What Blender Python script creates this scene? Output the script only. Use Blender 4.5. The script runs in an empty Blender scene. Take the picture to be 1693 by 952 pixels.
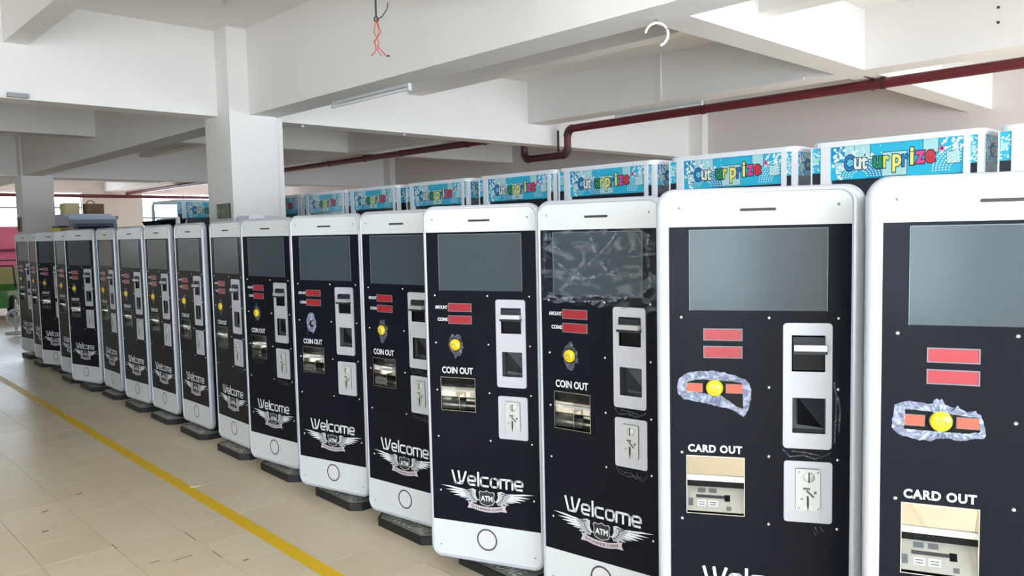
import bpy, math, random
from mathutils import Matrix, Vector

scn = bpy.context.scene
COL = scn.collection
PI = math.pi

# ------------------------------------------------------------------ camera
CAM_H = 1.543
F_PX, YAW, PITCH, ROLL = 1300.36, 0.764792, 0.0716779, -0.0211394
def cam_axes():
    cy, sy = math.cos(YAW), math.sin(YAW)
    fwd = Vector((sy, cy, 0)); rt = Vector((cy, -sy, 0)); up = Vector((0, 0, 1))
    cp, sp = math.cos(PITCH), math.sin(PITCH)
    w = fwd * cp - up * sp; u = up * cp + fwd * sp
    cr, sr = math.cos(ROLL), math.sin(ROLL)
    return rt * cr + u * sr, u * cr - rt * sr, w
CR, CU, CW = cam_axes()
cam_data = bpy.data.cameras.new('camera')
cam = bpy.data.objects.new('camera', cam_data)
COL.objects.link(cam)
cam_data.sensor_fit = 'HORIZONTAL'
cam_data.sensor_width = 36.0
cam_data.lens = F_PX / 1693.0 * 36.0
cam_data.clip_start = 0.05
cam.matrix_world = Matrix(((CR.x, CU.x, -CW.x, 0), (CR.y, CU.y, -CW.y, 0), (CR.z, CU.z, -CW.z, CAM_H), (0, 0, 0, 1)))
scn.camera = cam

# ------------------------------------------------------------------ world and exposure
scn.view_settings.view_transform = 'Standard'
scn.view_settings.look = 'None'
scn.view_settings.gamma = 1.0
scn.view_settings.use_curve_mapping = False
scn.view_settings.exposure = 0.86
WORLD_STRENGTH = 8.5
world = bpy.data.worlds.new('world'); scn.world = world
world.use_nodes = True
bg = world.node_tree.nodes['Background']
bg.inputs['Color'].default_value = (0.77, 0.88, 1.0, 1)
bg.inputs['Strength'].default_value = WORLD_STRENGTH

# hall dimensions (beam grid unit)
B = 1.15
FAR_Y, BACK_Y, LEFT_X, RIGHT_X = 24.84, -4.2, -5.6, 9.87 * B
CEIL_Z = CAM_H + 1.69 * B
MAIN_Z = CAM_H + B
SEC_Z = CAM_H + 1.225 * B
JOIST_Z = CAM_H + 1.38 * B
WINDOWS = {  # wall: list of (a0, a1, z0, z1)
    'far': [(3.7, 6.85, 1.95, 2.92), (8.5, 11.0, 1.3, 2.92)],
    'back': [(-3.6, -0.8, 0.3, 3.3), (-0.5, 2.9, 0.3, 3.3), (4.0, 7.3, 0.3, 3.3), (7.6, 11.1, 0.3, 3.3)],
    'left': [(-3.9, -1.5, 0.3, 3.3), (-0.9, 1.3, 0.3, 3.3), (21.0, 23.2, 1.2, 2.8)],
}
def portal(loc, rot, sx, sy):
    l = bpy.data.lights.new('window_daylight', 'AREA'); l.shape = 'RECTANGLE'; l.size = sx; l.size_y = sy
    l.cycles.is_portal = True
    o = bpy.data.objects.new('window_daylight', l); COL.objects.link(o)
    o.location = loc; o.rotation_euler = rot
for w, L in WINDOWS.items():
    for a0, a1, z0, z1 in L:
        m, h = (a0 + a1) / 2, (z0 + z1) / 2
        if w == 'far': portal((m, FAR_Y + 0.14, h), (-PI/2, 0, 0), a1 - a0, z1 - z0)
        if w == 'back': portal((m, BACK_Y - 0.14, h), (PI/2, 0, 0), a1 - a0, z1 - z0)
        if w == 'left': portal((LEFT_X - 0.14, m, h), (PI/2, 0, -PI/2), a1 - a0, z1 - z0)

# ------------------------------------------------------------------ materials
def lin(c):
    def f(v):
        v /= 255.0
        return v / 12.92 if v <= 0.04045 else ((v + 0.055) / 1.055) ** 2.4
    return (f(c[0]), f(c[1]), f(c[2]), 1.0)
MATS = {}
def mat(name, rgb, rough=0.5, metal=0.0, spec=0.5, var=0.0, vscale=8.0, bump=0.0, bscale=60.0, rvar=0.0, coat=0.0):
    m = bpy.data.materials.new(name); m.use_nodes = True
    nt = m.node_tree; p = nt.nodes['Principled BSDF']
    c = lin(rgb)
    p.inputs['Base Color'].default_value = c
    p.inputs['Roughness'].default_value = rough
    p.inputs['Metallic'].default_value = metal
    p.inputs['Specular IOR Level'].default_value = spec
    p.inputs['Coat Weight'].default_value = coat
    p.inputs['Coat Roughness'].default_value = 0.08
    if var or bump or rvar:
        tc = nt.nodes.new('ShaderNodeTexCoord')
        n = nt.nodes.new('ShaderNodeTexNoise'); n.inputs['Scale'].default_value = vscale; n.inputs['Detail'].default_value = 5
        nt.links.new(tc.outputs['Object'], n.inputs['Vector'])
        if var:
            mx = nt.nodes.new('ShaderNodeMix'); mx.data_type = 'RGBA'
            mx.inputs['A'].default_value = tuple(v * (1 - var) for v in c[:3]) + (1,)
            mx.inputs['B'].default_value = tuple(min(1, v * (1 + var)) for v in c[:3]) + (1,)
            nt.links.new(n.outputs['Fac'], mx.inputs['Factor'])
            nt.links.new(mx.outputs['Result'], p.inputs['Base Color'])
        if rvar:
            mr = nt.nodes.new('ShaderNodeMapRange')
            mr.inputs['To Min'].default_value = max(0, rough - rvar); mr.inputs['To Max'].default_value = rough + rvar
            nt.links.new(n.outputs['Fac'], mr.inputs['Value']); nt.links.new(mr.outputs['Result'], p.inputs['Roughness'])
        if bump:
            n2 = nt.nodes.new('ShaderNodeTexNoise'); n2.inputs['Scale'].default_value = bscale; n2.inputs['Detail'].default_value = 4
            nt.links.new(tc.outputs['Object'], n2.inputs['Vector'])
            b = nt.nodes.new('ShaderNodeBump'); b.inputs['Strength'].default_value = bump; b.inputs['Distance'].default_value = 0.01
            nt.links.new(n2.outputs['Fac'], b.inputs['Height']); nt.links.new(b.outputs['Normal'], p.inputs['Normal'])
    MATS[name] = m
    return m

def glass_mat(name, tint=(0.95, 0.97, 0.97), refl=0.08, rough=0.02):
    m = bpy.data.materials.new(name); m.use_nodes = True
    nt = m.node_tree; nt.nodes.clear()
    out = nt.nodes.new('ShaderNodeOutputMaterial'); mx = nt.nodes.new('ShaderNodeMixShader')
    t = nt.nodes.new('ShaderNodeBsdfTransparent'); t.inputs['Color'].default_value = tint + (1,)
    g = nt.nodes.new('ShaderNodeBsdfGlossy'); g.inputs['Roughness'].default_value = rough
    mx.inputs['Fac'].default_value = refl
    nt.links.new(t.outputs[0], mx.inputs[1]); nt.links.new(g.outputs[0], mx.inputs[2]); nt.links.new(mx.outputs[0], out.inputs[0])
    MATS[name] = m
    return m

def film_mat(name, lo, hi, scale, rgb=(200, 205, 222), stretch=(1, 1, 1), cut=(0.45, 0.62)):
    """thin clear protective film: transparent, whitened where it is crinkled"""
    m = bpy.data.materials.new(name); m.use_nodes = True
    nt = m.node_tree; nt.nodes.clear()
    out = nt.nodes.new('ShaderNodeOutputMaterial'); mx = nt.nodes.new('ShaderNodeMixShader')
    t = nt.nodes.new('ShaderNodeBsdfTransparent')
    d = nt.nodes.new('ShaderNodeBsdfPrincipled'); d.inputs['Base Color'].default_value = lin(rgb); d.inputs['Roughness'].default_value = 0.28
    tc = nt.nodes.new('ShaderNodeTexCoord'); mp = nt.nodes.new('ShaderNodeMapping'); mp.inputs['Scale'].default_value = stretch
    n = nt.nodes.new('ShaderNodeTexNoise'); n.inputs['Scale'].default_value = scale; n.inputs['Detail'].default_value = 4; n.inputs['Distortion'].default_value = 1.2
    mr = nt.nodes.new('ShaderNodeMapRange'); mr.inputs['From Min'].default_value = cut[0]; mr.inputs['From Max'].default_value = cut[1]
    mr.inputs['To Min'].default_value = lo; mr.inputs['To Max'].default_value = hi
    nt.links.new(tc.outputs['Object'], mp.inputs['Vector']); nt.links.new(mp.outputs[0], n.inputs['Vector'])
    nt.links.new(n.outputs['Fac'], mr.inputs['Value']); nt.links.new(mr.outputs['Result'], mx.inputs['Fac'])
    nt.links.new(t.outputs[0], mx.inputs[1]); nt.links.new(d.outputs[0], mx.inputs[2]); nt.links.new(mx.outputs[0], out.inputs[0])
    MATS[name] = m
    return m

mat('plaster', (243, 237, 233), 0.85, spec=0.2, var=0.03, vscale=1.2, bump=0.05, bscale=30)
mat('plaster_far', (236, 222, 212), 0.85, spec=0.2, var=0.03, vscale=1.2)
mat('plaster_right', (226, 214, 210), 0.85, spec=0.2, var=0.03, vscale=0.8)
mat('pipe_red', (106, 34, 42), 0.35, var=0.08, vscale=6)
mat('pipe_dark', (74, 34, 40), 0.45, var=0.08, vscale=6)
mat('shell', (190, 192, 200), 0.32, spec=0.5, metal=0.15)
mat('panel_white', (212, 214, 216), 0.3, spec=0.5)
mat('panel_black', (23, 24, 32), 0.2, spec=0.07, rvar=0.05, vscale=5)
mat('body_black', (20, 20, 24), 0.45)
mat('screen', (62, 72, 77), 0.16, spec=0.32, var=0.05, vscale=3)
mat('screen_edge', (120, 128, 134), 0.3)
mat('display_red', (156, 30, 42), 0.3, var=0.06, vscale=120)
mat('display_frame', (118, 116, 122), 0.35)
mat('button_yellow', (236, 202, 38), 0.22, var=0.14, vscale=160, coat=0.5)
mat('button_mark', (150, 128, 20), 0.4)
mat('orange', (220, 78, 58), 0.3)
mat('print_white', (228, 229, 232), 0.4)
mat('print_grey', (176, 178, 182), 0.4)
mat('print_pink', (196, 182, 188), 0.4)
mat('print_dark', (40, 38, 44), 0.5)
mat('plate', (190, 190, 197), 0.36, metal=0.1, var=0.02, vscale=20)
mat('chrome', (206, 204, 198), 0.16, metal=1.0, rvar=0.05, vscale=14)
mat('mirror_steel', (226, 222, 214), 0.06, metal=1.0)
mat('steel', (190, 192, 188), 0.34, metal=0.85, var=0.06, vscale=40)
mat('mech', (196, 198, 194), 0.38, metal=0.25)
mat('mech_dark', (96, 98, 100), 0.4, metal=0.2)
mat('black_plastic', (12, 12, 15), 0.35, spec=0.15)
mat('dark_grey', (38, 40, 48), 0.4, spec=0.3)
mat('lip_silver', (198, 200, 200), 0.28, metal=0.5)
mat('ring_dark', (74, 66, 70), 0.35)
mat('home_inner', (216, 213, 217), 0.35)
mat('slot_dark', (48, 44, 46), 0.6)
mat('screw', (206, 206, 210), 0.25, metal=0.9)
mat('screw_grey', (150, 150, 152), 0.35, metal=0.6)
mat('rubber', (24, 22, 24), 0.6, var=0.1)
mat('tread', (150, 150, 138), 0.45, metal=0.0, var=0.16, vscale=50, bump=0.5, bscale=120)
mat('tread_letter', (244, 244, 240), 0.3, metal=0.1)
mat('hinge', (168, 170, 172), 0.35, metal=0.7)
mat('cab_white', (238, 239, 244), 0.3)
mat('cab_dark', (34, 40, 54), 0.15, var=0.2, vscale=6)
mat('sign_cyan', (44, 186, 222), 0.3)
mat('sign_blue', (20, 150, 200), 0.3)
mat('sign_pale', (176, 222, 226), 0.3)
mat('sign_white', (236, 248, 250), 0.3)
mat('sign_line', (20, 62, 84), 0.4)
mat('let_blue', (26, 122, 190), 0.35)
mat('let_green', (24, 138, 84), 0.35)
mat('let_lime', (222, 222, 84), 0.35)
mat('let_yellow', (246, 236, 120), 0.35)
mat('let_pink', (230, 70, 140), 0.35)
mat('let_red', (214, 46, 66), 0.35)
mat('let_white', (238, 240, 226), 0.35)
mat('paint_yellow', (250, 200, 6), 0.45, var=0.10, vscale=9)
mat('white_metal', (206, 207, 210), 0.4)
mat('grey_cab', (150, 154, 172), 0.35, metal=0.3)
mat('grey_cab_dark', (88, 96, 122), 0.3)
mat('wicker', (150, 118, 84), 0.8, var=0.3, vscale=30, bump=0.6, bscale=60)
mat('wicker_dark', (120, 98, 76), 0.8)
mat('cream_card', (232, 214, 160), 0.7)
mat('yellow_card', (226, 206, 70), 0.6, var=0.06)
mat('brown_card', (150, 116, 96), 0.7)
mat('pink_board', (226, 110, 142), 0.6, var=0.04, vscale=2)
mat('maroon', (110, 36, 52), 0.5)
mat('green_paint', (62, 132, 52), 0.35, var=0.1)
mat('beige_seat', (190, 180, 120), 0.6)
mat('tyre', (24, 24, 24), 0.7)
mat('wire_red', (208, 84, 66), 0.5)
mat('wire_dark', (58, 66, 70), 0.5)
mat('lamp_white', (240, 240, 236), 0.35)
mat('exit_black', (34, 40, 34), 0.35)
mat('exit_green', (150, 178, 76), 0.4)
mat('paper', (234, 226, 202), 0.7)
mat('dirt', (160, 145, 124), 0.8)
mat('grout', (176, 162, 142), 0.8)
glass_mat('window_glass')
glass_mat('clear_glass', (0.8, 0.88, 0.92), 0.14)
film_mat('film', 0.42, 0.92, 45.0, rgb=(168, 174, 200))
film_mat('film_torn', 0.35, 0.8, 60.0, rgb=(104, 108, 120))
film_mat('film_sheet', 0.04, 0.5, 9.0, rgb=(130, 140, 148), stretch=(1.0, 1, 1.8), cut=(0.50, 0.66))
film_mat('film_crease', 0.25, 0.85, 40.0, rgb=(180, 188, 198))
film_mat('film_soft', 0.08, 0.6, 30.0, rgb=(140, 150, 160))
film_mat('film_grey', 0.3, 0.75, 80.0, rgb=(96, 98, 106))

def tile_material():
    m = bpy.data.materials.new('floor_tile'); m.use_nodes = True
    nt = m.node_tree; p = nt.nodes['Principled BSDF']
    g = nt.nodes.new('ShaderNodeNewGeometry')
    mp = nt.nodes.new('ShaderNodeVectorMath'); mp.operation = 'SUBTRACT'; mp.inputs[1].default_value = (1.21, 3.226, 0)
    nt.links.new(g.outputs['Position'], mp.inputs[0])
    dv = nt.nodes.new('ShaderNodeVectorMath'); dv.operation = 'MULTIPLY'; dv.inputs[1].default_value = (1/0.3225, 1/0.3225, 0)
    nt.links.new(mp.outputs[0], dv.inputs[0])
    fl = nt.nodes.new('ShaderNodeVectorMath'); fl.operation = 'FLOOR'; nt.links.new(dv.outputs[0], fl.inputs[0])
    wn = nt.nodes.new('ShaderNodeTexWhiteNoise'); nt.links.new(fl.outputs[0], wn.inputs['Vector'])
    n1 = nt.nodes.new('ShaderNodeTexNoise'); n1.inputs['Scale'].default_value = 1.1; n1.inputs['Detail'].default_value = 6
    nt.links.new(g.outputs['Position'], n1.inputs['Vector'])
    n2 = nt.nodes.new('ShaderNodeTexNoise'); n2.inputs['Scale'].default_value = 24; n2.inputs['Detail'].default_value = 5
    nt.links.new(g.outputs['Position'], n2.inputs['Vector'])
    mx = nt.nodes.new('ShaderNodeMix'); mx.data_type = 'RGBA'
    mx.inputs['A'].default_value = lin((243, 223, 190)); mx.inputs['B'].default_value = lin((248, 231, 202))
    nt.links.new(wn.outputs['Value'], mx.inputs['Factor'])
    m2 = nt.nodes.new('ShaderNodeMix'); m2.data_type = 'RGBA'; m2.blend_type = 'MULTIPLY'; m2.inputs['Factor'].default_value = 0.14
    nt.links.new(mx.outputs['Result'], m2.inputs['A']); nt.links.new(n1.outputs['Fac'], m2.inputs['B'])
    m3 = nt.nodes.new('ShaderNodeMix'); m3.data_type = 'RGBA'; m3.blend_type = 'MULTIPLY'; m3.inputs['Factor'].default_value = 0.10
    nt.links.new(m2.outputs['Result'], m3.inputs['A']); nt.links.new(n2.outputs['Fac'], m3.inputs['B'])
    nt.links.new(m3.outputs['Result'], p.inputs['Base Color'])
    mr = nt.nodes.new('ShaderNodeMapRange'); mr.inputs['To Min'].default_value = 0.22; mr.inputs['To Max'].default_value = 0.45
    nt.links.new(n1.outputs['Fac'], mr.inputs['Value']); nt.links.new(mr.outputs['Result'], p.inputs['Roughness'])
    MATS['floor_tile'] = m
tile_material()

# ------------------------------------------------------------------ mesh helpers
class MB:
    def __init__(s, xf=None):
        s.v = []; s.f = []; s.m = []; s.mats = []; s.xf = xf; s.smooth = []
    def mi(s, name):
        if name not in s.mats: s.mats.append(name)
        return s.mats.index(name)
    def add(s, verts, faces, m, smooth=False):
        o = len(s.v); s.v += [tuple(p) for p in verts]
        k = s.mi(m)
        for f in faces:
            s.f.append([i + o for i in f]); s.m.append(k); s.smooth.append(smooth)
        return s
    def box(s, x0, x1, y0, y1, z0, z1, m):
        V = [(x, y, z) for z in (z0, z1) for y in (y0, y1) for x in (x0, x1)]
        return s.add(V, [(0, 2, 3, 1), (4, 5, 7, 6), (0, 1, 5, 4), (2, 6, 7, 3), (0, 4, 6, 2), (1, 3, 7, 5)], m)
    def prism(s, poly, y0, y1, m, back=True):
        """poly in (x, z), extruded along y; front at y0"""
        n = len(poly)
        V = [(p[0], y0, p[1]) for p in poly] + [(p[0], y1, p[1]) for p in poly]
        F = [tuple(range(n)), tuple(range(2 * n - 1, n - 1, -1))] if back else [tuple(range(n))]
        F += [(i, i + n, (i + 1) % n + n, (i + 1) % n) for i in range(n)]
        return s.add(V, F, m)
    def slab(s, poly, z0, z1, m):
        """poly in (x, y), extruded along z"""
        n = len(poly)
        V = [(p[0], p[1], z0) for p in poly] + [(p[0], p[1], z1) for p in poly]
        F = [tuple(range(n - 1, -1, -1)), tuple(range(n, 2 * n))] + [(i, (i + 1) % n, (i + 1) % n + n, i + n) for i in range(n)]
        return s.add(V, F, m)
    def flat(s, poly, y, m):
        return s.add([(p[0], y, p[1]) for p in poly], [tuple(range(len(poly)))], m)
    def disc(s, cx, cz, r, y, m, n=24, rz=None):
        rz = rz or r
        return s.flat([(cx + r * math.cos(2*PI*i/n), cz + rz * math.sin(2*PI*i/n)) for i in range(n)], y, m)
    def dome(s, cx, cz, r, y, h, m, n=20, k=5, y_base=None):
        V = []; F = []
        for j in range(k):
            a = PI / 2 * j / k
            for i in range(n):
                V.append((cx + r * math.cos(a) * math.cos(2*PI*i/n), y - h * math.sin(a), cz + r * math.cos(a) * math.sin(2*PI*i/n)))
        V.append((cx, y - h, cz))
        for j in range(k - 1):
            for i in range(n): F.append((j*n+i, j*n+(i+1) % n, (j+1)*n+(i+1) % n, (j+1)*n+i))
        for i in range(n): F.append(((k-1)*n+i, (k-1)*n+(i+1) % n, k*n))
        if y_base is not None:
            o = len(V)
            for i in range(n): V.append((cx + r * math.cos(2*PI*i/n), y_base, cz + r * math.sin(2*PI*i/n)))
            for i in range(n): F.append((o+i, o+(i+1) % n, (i+1) % n, i))
        return s.add(V, F, m, True)
    def stroke(s, pts, w, y, m):
        for a, b in zip(pts, pts[1:]):
            dx, dz = b[0]-a[0], b[1]-a[1]; L = math.hypot(dx, dz)
            if L < 1e-9: continue
            px, pz = -dz/L*w/2, dx/L*w/2
            s.flat([(a[0]+px, a[1]+pz), (a[0]-px, a[1]-pz), (b[0]-px, b[1]-pz), (b[0]+px, b[1]+pz)], y, m)
        for p in pts[1:-1]: s.disc(p[0], p[1], w/2, y, m, 8)
        return s
    def tube(s, pts, r, m, n=12, cap=True):
        pts = [Vector(p) for p in pts]; V = []; F = []
        t0 = (pts[1]-pts[0]).normalized()
        ref = Vector((0, 0, 1)) if abs(t0.z) < 0.9 else Vector((1, 0, 0))
        u = t0.cross(ref).normalized()
        for i, p in enumerate(pts):
            t = (pts[min(i+1, len(pts)-1)] - pts[max(i-1, 0)]).normalized()
            u = (u - t * u.dot(t)).normalized(); w = t.cross(u)
            for k in range(n):
                a = 2*PI*k/n; V.append(p + (u*math.cos(a) + w*math.sin(a)) * r)
        for i in range(len(pts)-1):
            for k in range(n): F.append((i*n+k, i*n+(k+1) % n, (i+1)*n+(k+1) % n, (i+1)*n+k))
        s.add(V, F, m, True)
        if cap:
            s.add(V[:n], [tuple(range(n-1, -1, -1))], m); s.add(V[-n:], [tuple(range(n))], m)
        return s
    def torus(s, c, ax, R, r, m, a0=0, a1=2*PI, n=32, k=10):
        c = Vector(c); ax = Vector(ax).normalized()
        u = ax.cross(Vector((0, 0, 1)) if abs(ax.z) < 0.9 else Vector((1, 0, 0))).normalized(); w = ax.cross(u)
        return s.tube([c + (u*math.cos(a0+(a1-a0)*i/n) + w*math.sin(a0+(a1-a0)*i/n))*R for i in range(n+1)], r, m, k, cap=(a1-a0 < 2*PI-0.01))
    def holed(s, x0, x1, z0, z1, holes, y0, y1, m, r=0.0, back=False):
        """plate x0..x1, z0..z1 with rectangular holes; front y0, rim walls back to y1"""
        xs = sorted({x0, x1} | {h[0] for h in holes} | {h[1] for h in holes} | ({x0+r, x1-r} if r else set()))
        zs = sorted({z0, z1} | {h[2] for h in holes} | {h[3] for h in holes} | ({z0+r, z1-r} if r else set()))
        def solid(i, j):
            if i < 0 or j < 0 or i >= len(xs)-1 or j >= len(zs)-1: return False
            cx, cz = (xs[i]+xs[i+1])/2, (zs[j]+zs[j+1])/2
            return not any(h[0] < cx < h[1] and h[2] < cz < h[3] for h in holes)
        nx, nz = len(xs)-1, len(zs)-1
        for i in range(nx):
            for j in range(nz):
                if not solid(i, j): continue
                a, b, c, d = xs[i], xs[i+1], zs[j], zs[j+1]
                corner = r and i in (0, nx-1) and j in (0, nz-1)
                if corner:
                    cx = b if i == 0 else a; cz = d if j == 0 else c
                    sx = -1 if i == 0 else 1; sz = -1 if j == 0 else 1
                    arc = [(cx + sx*r*math.cos(t*PI/8), cz + sz*r*math.sin(t*PI/8)) for t in range(5)]
                    s.flat([(cx, cz)] + arc, y0, m)
                    for p, q in zip(arc, arc[1:]): s.add([(p[0], y0, p[1]), (q[0], y0, q[1]), (q[0], y1, q[1]), (p[0], y1, p[1])], [(0, 1, 2, 3)], m)
                    continue
                s.flat([(a, c), (b, c), (b, d), (a, d)], y0, m)
                if back: s.flat([(a, d), (b, d), (b, c), (a, c)], y1, m)
                for di, dj, p, q in ((-1, 0, (a, d), (a, c)), (1, 0, (b, c), (b, d)), (0, -1, (a, c), (b, c)), (0, 1, (b, d), (a, d))):
                    if not solid(i+di, j+dj):
                        s.add([(p[0], y0, p[1]), (q[0], y0, q[1]), (q[0], y1, q[1]), (p[0], y1, p[1])], [(0, 1, 2, 3)], m)
        return s
    def recess(s, x0, x1, z0, z1, y0, y1, m):
        """open-front box lining"""
        V = [(x0, y0, z0), (x1, y0, z0), (x1, y0, z1), (x0, y0, z1), (x0, y1, z0), (x1, y1, z0), (x1, y1, z1), (x0, y1, z1)]
        return s.add(V, [(4, 5, 6, 7), (0, 1, 5, 4), (1, 2, 6, 5), (2, 3, 7, 6), (3, 0, 4, 7)], m)
    def mesh(s, name):
        me = bpy.data.meshes.new(name)
        V = [s.xf(p) for p in s.v] if s.xf else s.v
        me.from_pydata(V, [], s.f); 
        for n in s.mats: me.materials.append(MATS[n])
        me.polygons.foreach_set('material_index', s.m)
        me.polygons.foreach_set('use_smooth', s.smooth)
        me.update()
        return me
    def build(s, name, parent=None):
        return place(name, s.mesh(name), parent)

def place(name, me, parent=None, loc=None, rz=None):
    o = bpy.data.objects.new(name, me); COL.objects.link(o)
    if parent: o.parent = parent
    if loc: o.location = loc
    if rz is not None: o.rotation_euler = (0, 0, rz)
    return o
def tag(o, label=None, cat=None, group=None, kind=None):
    if label: o['label'] = label
    if cat: o['category'] = cat
    if group: o['group'] = group
    if kind: o['kind'] = kind
    return o
def thing(name, label, cat, loc=(0, 0, 0), rz=0, group=None):
    o = bpy.data.objects.new(name, None); COL.objects.link(o)
    o.location = loc; o.rotation_euler = (0, 0, rz); o.empty_display_size = 0.1
    return tag(o, label, cat, group)

_txt = {}
def text2d(body, offset=0.0, spacing=1.0):
    key = (body, offset, spacing)
    if key not in _txt:
        c = bpy.data.curves.new('t', 'FONT'); c.body = body; c.size = 1.0; c.offset = offset; c.space_character = spacing; c.resolution_u = 4
        o = bpy.data.objects.new('t', c); COL.objects.link(o)
        bpy.context.view_layer.update()
        ev = o.evaluated_get(bpy.context.evaluated_depsgraph_get()); me = bpy.data.meshes.new_from_object(ev)
        V = [(v.co.x, v.co.y) for v in me.vertices]; F = [tuple(p.vertices) for p in me.polygons]
        bpy.data.objects.remove(o); bpy.data.curves.remove(c); bpy.data.meshes.remove(me)
        _txt[key] = (V, F)
    return _txt[key]
def text(mb, body, x0, x1, z0, z1, y, m, offset=0.0, fit=None, spacing=1.0, warp=None):
    """flat lettering fitted into the box (x0..x1, z0..z1)"""
    V, F = text2d(body, offset, spacing); R = (text2d(*fit)[0] if fit else V)
    ax, bx = min(p[0] for p in R), max(p[0] for p in R); az, bz = min(p[1] for p in R), max(p[1] for p in R)
    P = [(x0 + (p[0]-ax)/(bx-ax)*(x1-x0), z0 + (p[1]-az)/(bz-az)*(z1-z0)) for p in V]
    if warp: P = [warp(*p) for p in P]
    mb.add([(p[0], y, p[1]) for p in P], F, m)

# ------------------------------------------------------------------ the hall
floor = tag(MB().box(LEFT_X, RIGHT_X, BACK_Y, FAR_Y, -0.2, -0.0022, 'grout').build('floor'), 'beige square-tiled factory floor with a painted yellow line', None, None, 'structure')
T0X, T0Y, TP = 1.21, 3.226, 0.3225
def to_px(p):
    d = Vector(p) - Vector((0, 0, CAM_H)); z = d.dot(CW)
    if z < 0.1: return None
    return 846.5 + F_PX * d.dot(CR) / z, 476 - F_PX * d.dot(CU) / z
tiles = []
i0, i1 = math.ceil((LEFT_X - T0X)/TP), math.floor((RIGHT_X - T0X)/TP)
j0, j1 = math.ceil((BACK_Y - T0Y)/TP), math.floor((FAR_Y - T0Y)/TP)
for i in range(i0, i1):
    for j in range(j0, j1):
        cx, cy = T0X + (i+0.5)*TP, T0Y + (j+0.5)*TP
        q = to_px((cx, cy, 0))
        vis = q is not None and -30 < q[0] < 720 and 520 < q[1] < 990 and cx < 2.5
        tiles.append((0 if vis else 1, cx*cx + cy*cy, cx, cy))
tiles.sort()
h = TP/2 - 0.0013
tm = MB().box(-h, h, -h, h, -0.0022, 0.0, 'floor_tile').mesh('tile')
rnd = random.Random(4)
for k, (vis, d, cx, cy) in enumerate(tiles[:290]):
    o = place('tile', tm, floor, (cx, cy, rnd.uniform(-0.0004, 0.0)))
rest = MB()
for vis, d, cx, cy in tiles[290:]:
    rest.add([(cx-h, cy-h, -0.0003), (cx+h, cy-h, -0.0003), (cx+h, cy+h, -0.0003), (cx-h, cy+h, -0.0003)], [(0, 1, 2, 3)], 'floor_tile')
tag(rest.build('tile_field', floor), kind='stuff')
ln = MB()
def lx(y): return 1.800 + (y - 3.1) * 0.0168
ys = [BACK_Y + 0.1 + 0.5*i for i in range(57)]
for a, b in zip(ys, ys[1:]):
    ln.add([(lx(a)-0.037, a, 0.0006), (lx(a)+0.037, a, 0.0006), (lx(b)+0.037, b, 0.0006), (lx(b)-0.037, b, 0.0006)], [(0, 1, 2, 3)], 'paint_yellow')
tag(ln.build('painted_line', floor), 'yellow painted floor line')

ceiling = tag(MB().box(LEFT_X-0.2, RIGHT_X+0.2, BACK_Y-0.2, FAR_Y+0.2, CEIL_Z, CEIL_Z+0.2, 'plaster').build('ceiling'), 'white plastered concrete ceiling with a grid of beams', None, None, 'structure')
def beam(name, x0, x1, y0, y1, z):
    return MB().box(x0, x1, y0, y1, z, CEIL_Z, 'plaster').build(name, ceiling)
XM = [(-3.94*B, -3.68*B), (3.0*B, 3.26*B)]                 # main beams running along the hall
for a, b in XM: beam('main_beam', a, b, BACK_Y, FAR_Y, MAIN_Z)
YM = [(-1.16*B, -0.93*B), (6.42*B, 6.65*B), (14.0*B, 14.23*B)]
segs = [(LEFT_X, XM[0][0]), (XM[0][1], XM[1][0]), (XM[1][1], RIGHT_X)]
for a, b in YM:
    for p, q in segs: beam('cross_beam', p, q, a, b, MAIN_Z)
YS = [(2.63*B, 2.87*B), (10.2*B, 10.43*B), (17.8*B, 18.03*B)]
XS = (6.47*B, 6.75*B)
bands = [(BACK_Y, YM[0][0]), (YM[0][1], YM[1][0]), (YM[1][1], YM[2][0]), (YM[2][1], FAR_Y)]
for p, q in bands: beam('secondary_beam', XS[0], XS[1], p, q, SEC_Z)
for a, b in YS:
    for p, q in ((LEFT_X, XM[0][0]), (XM[0][1], XM[1][0]), (XM[1][1], XS[0]), (XS[1], RIGHT_X)): beam('secondary_cross_beam', p, q, a, b, SEC_Z)
cuts = sorted([BACK_Y] + [v for t in YM + YS for v in t] + [FAR_Y])
for xc in (-2.06*B, -0.33*B, 1.405*B, 4.87*B, 8.33*B):
    for a, b in zip(cuts[0::2], cuts[1::2]): beam('joist', xc-0.075*B, xc+0.075*B, a, b, JOIST_Z)

def window(n, w, a0, a1, z0, z1):
    o = thing('window_%d' % n, None, None); o['kind'] = 'structure'
    if w == 'far': T = lambda p: (p[0], FAR_Y + 0.06 + p[1], p[2])
    elif w == 'back': T = lambda p: (p[0], BACK_Y - 0.06 - p[1], p[2])
    else: T = lambda p: (LEFT_X - 0.06 - p[1], p[0], p[2])
    k = max(2, round((a1-a0)/1.0)); zm = z0 + (z1-z0)*0.55
    f = MB(T); t = 0.03
    xs = [a0 + (a1-a0)*i/k for i in range(k+1)]
    holes = []
    for p, q in zip(xs, xs[1:]):
        for c, d in ((z0, zm), (zm, z1)): holes.append((p+t, q-t, c+t, d-t))
    f.holed(a0, a1, z0, z1, holes, 0, 0.05, 'white_metal', back=True).build('window_frame', o)
    for hl in holes: MB(T).box(hl[0], hl[1], 0.022, 0.028, hl[2], hl[3], 'window_glass').build('pane', o)
n = 1
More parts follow.
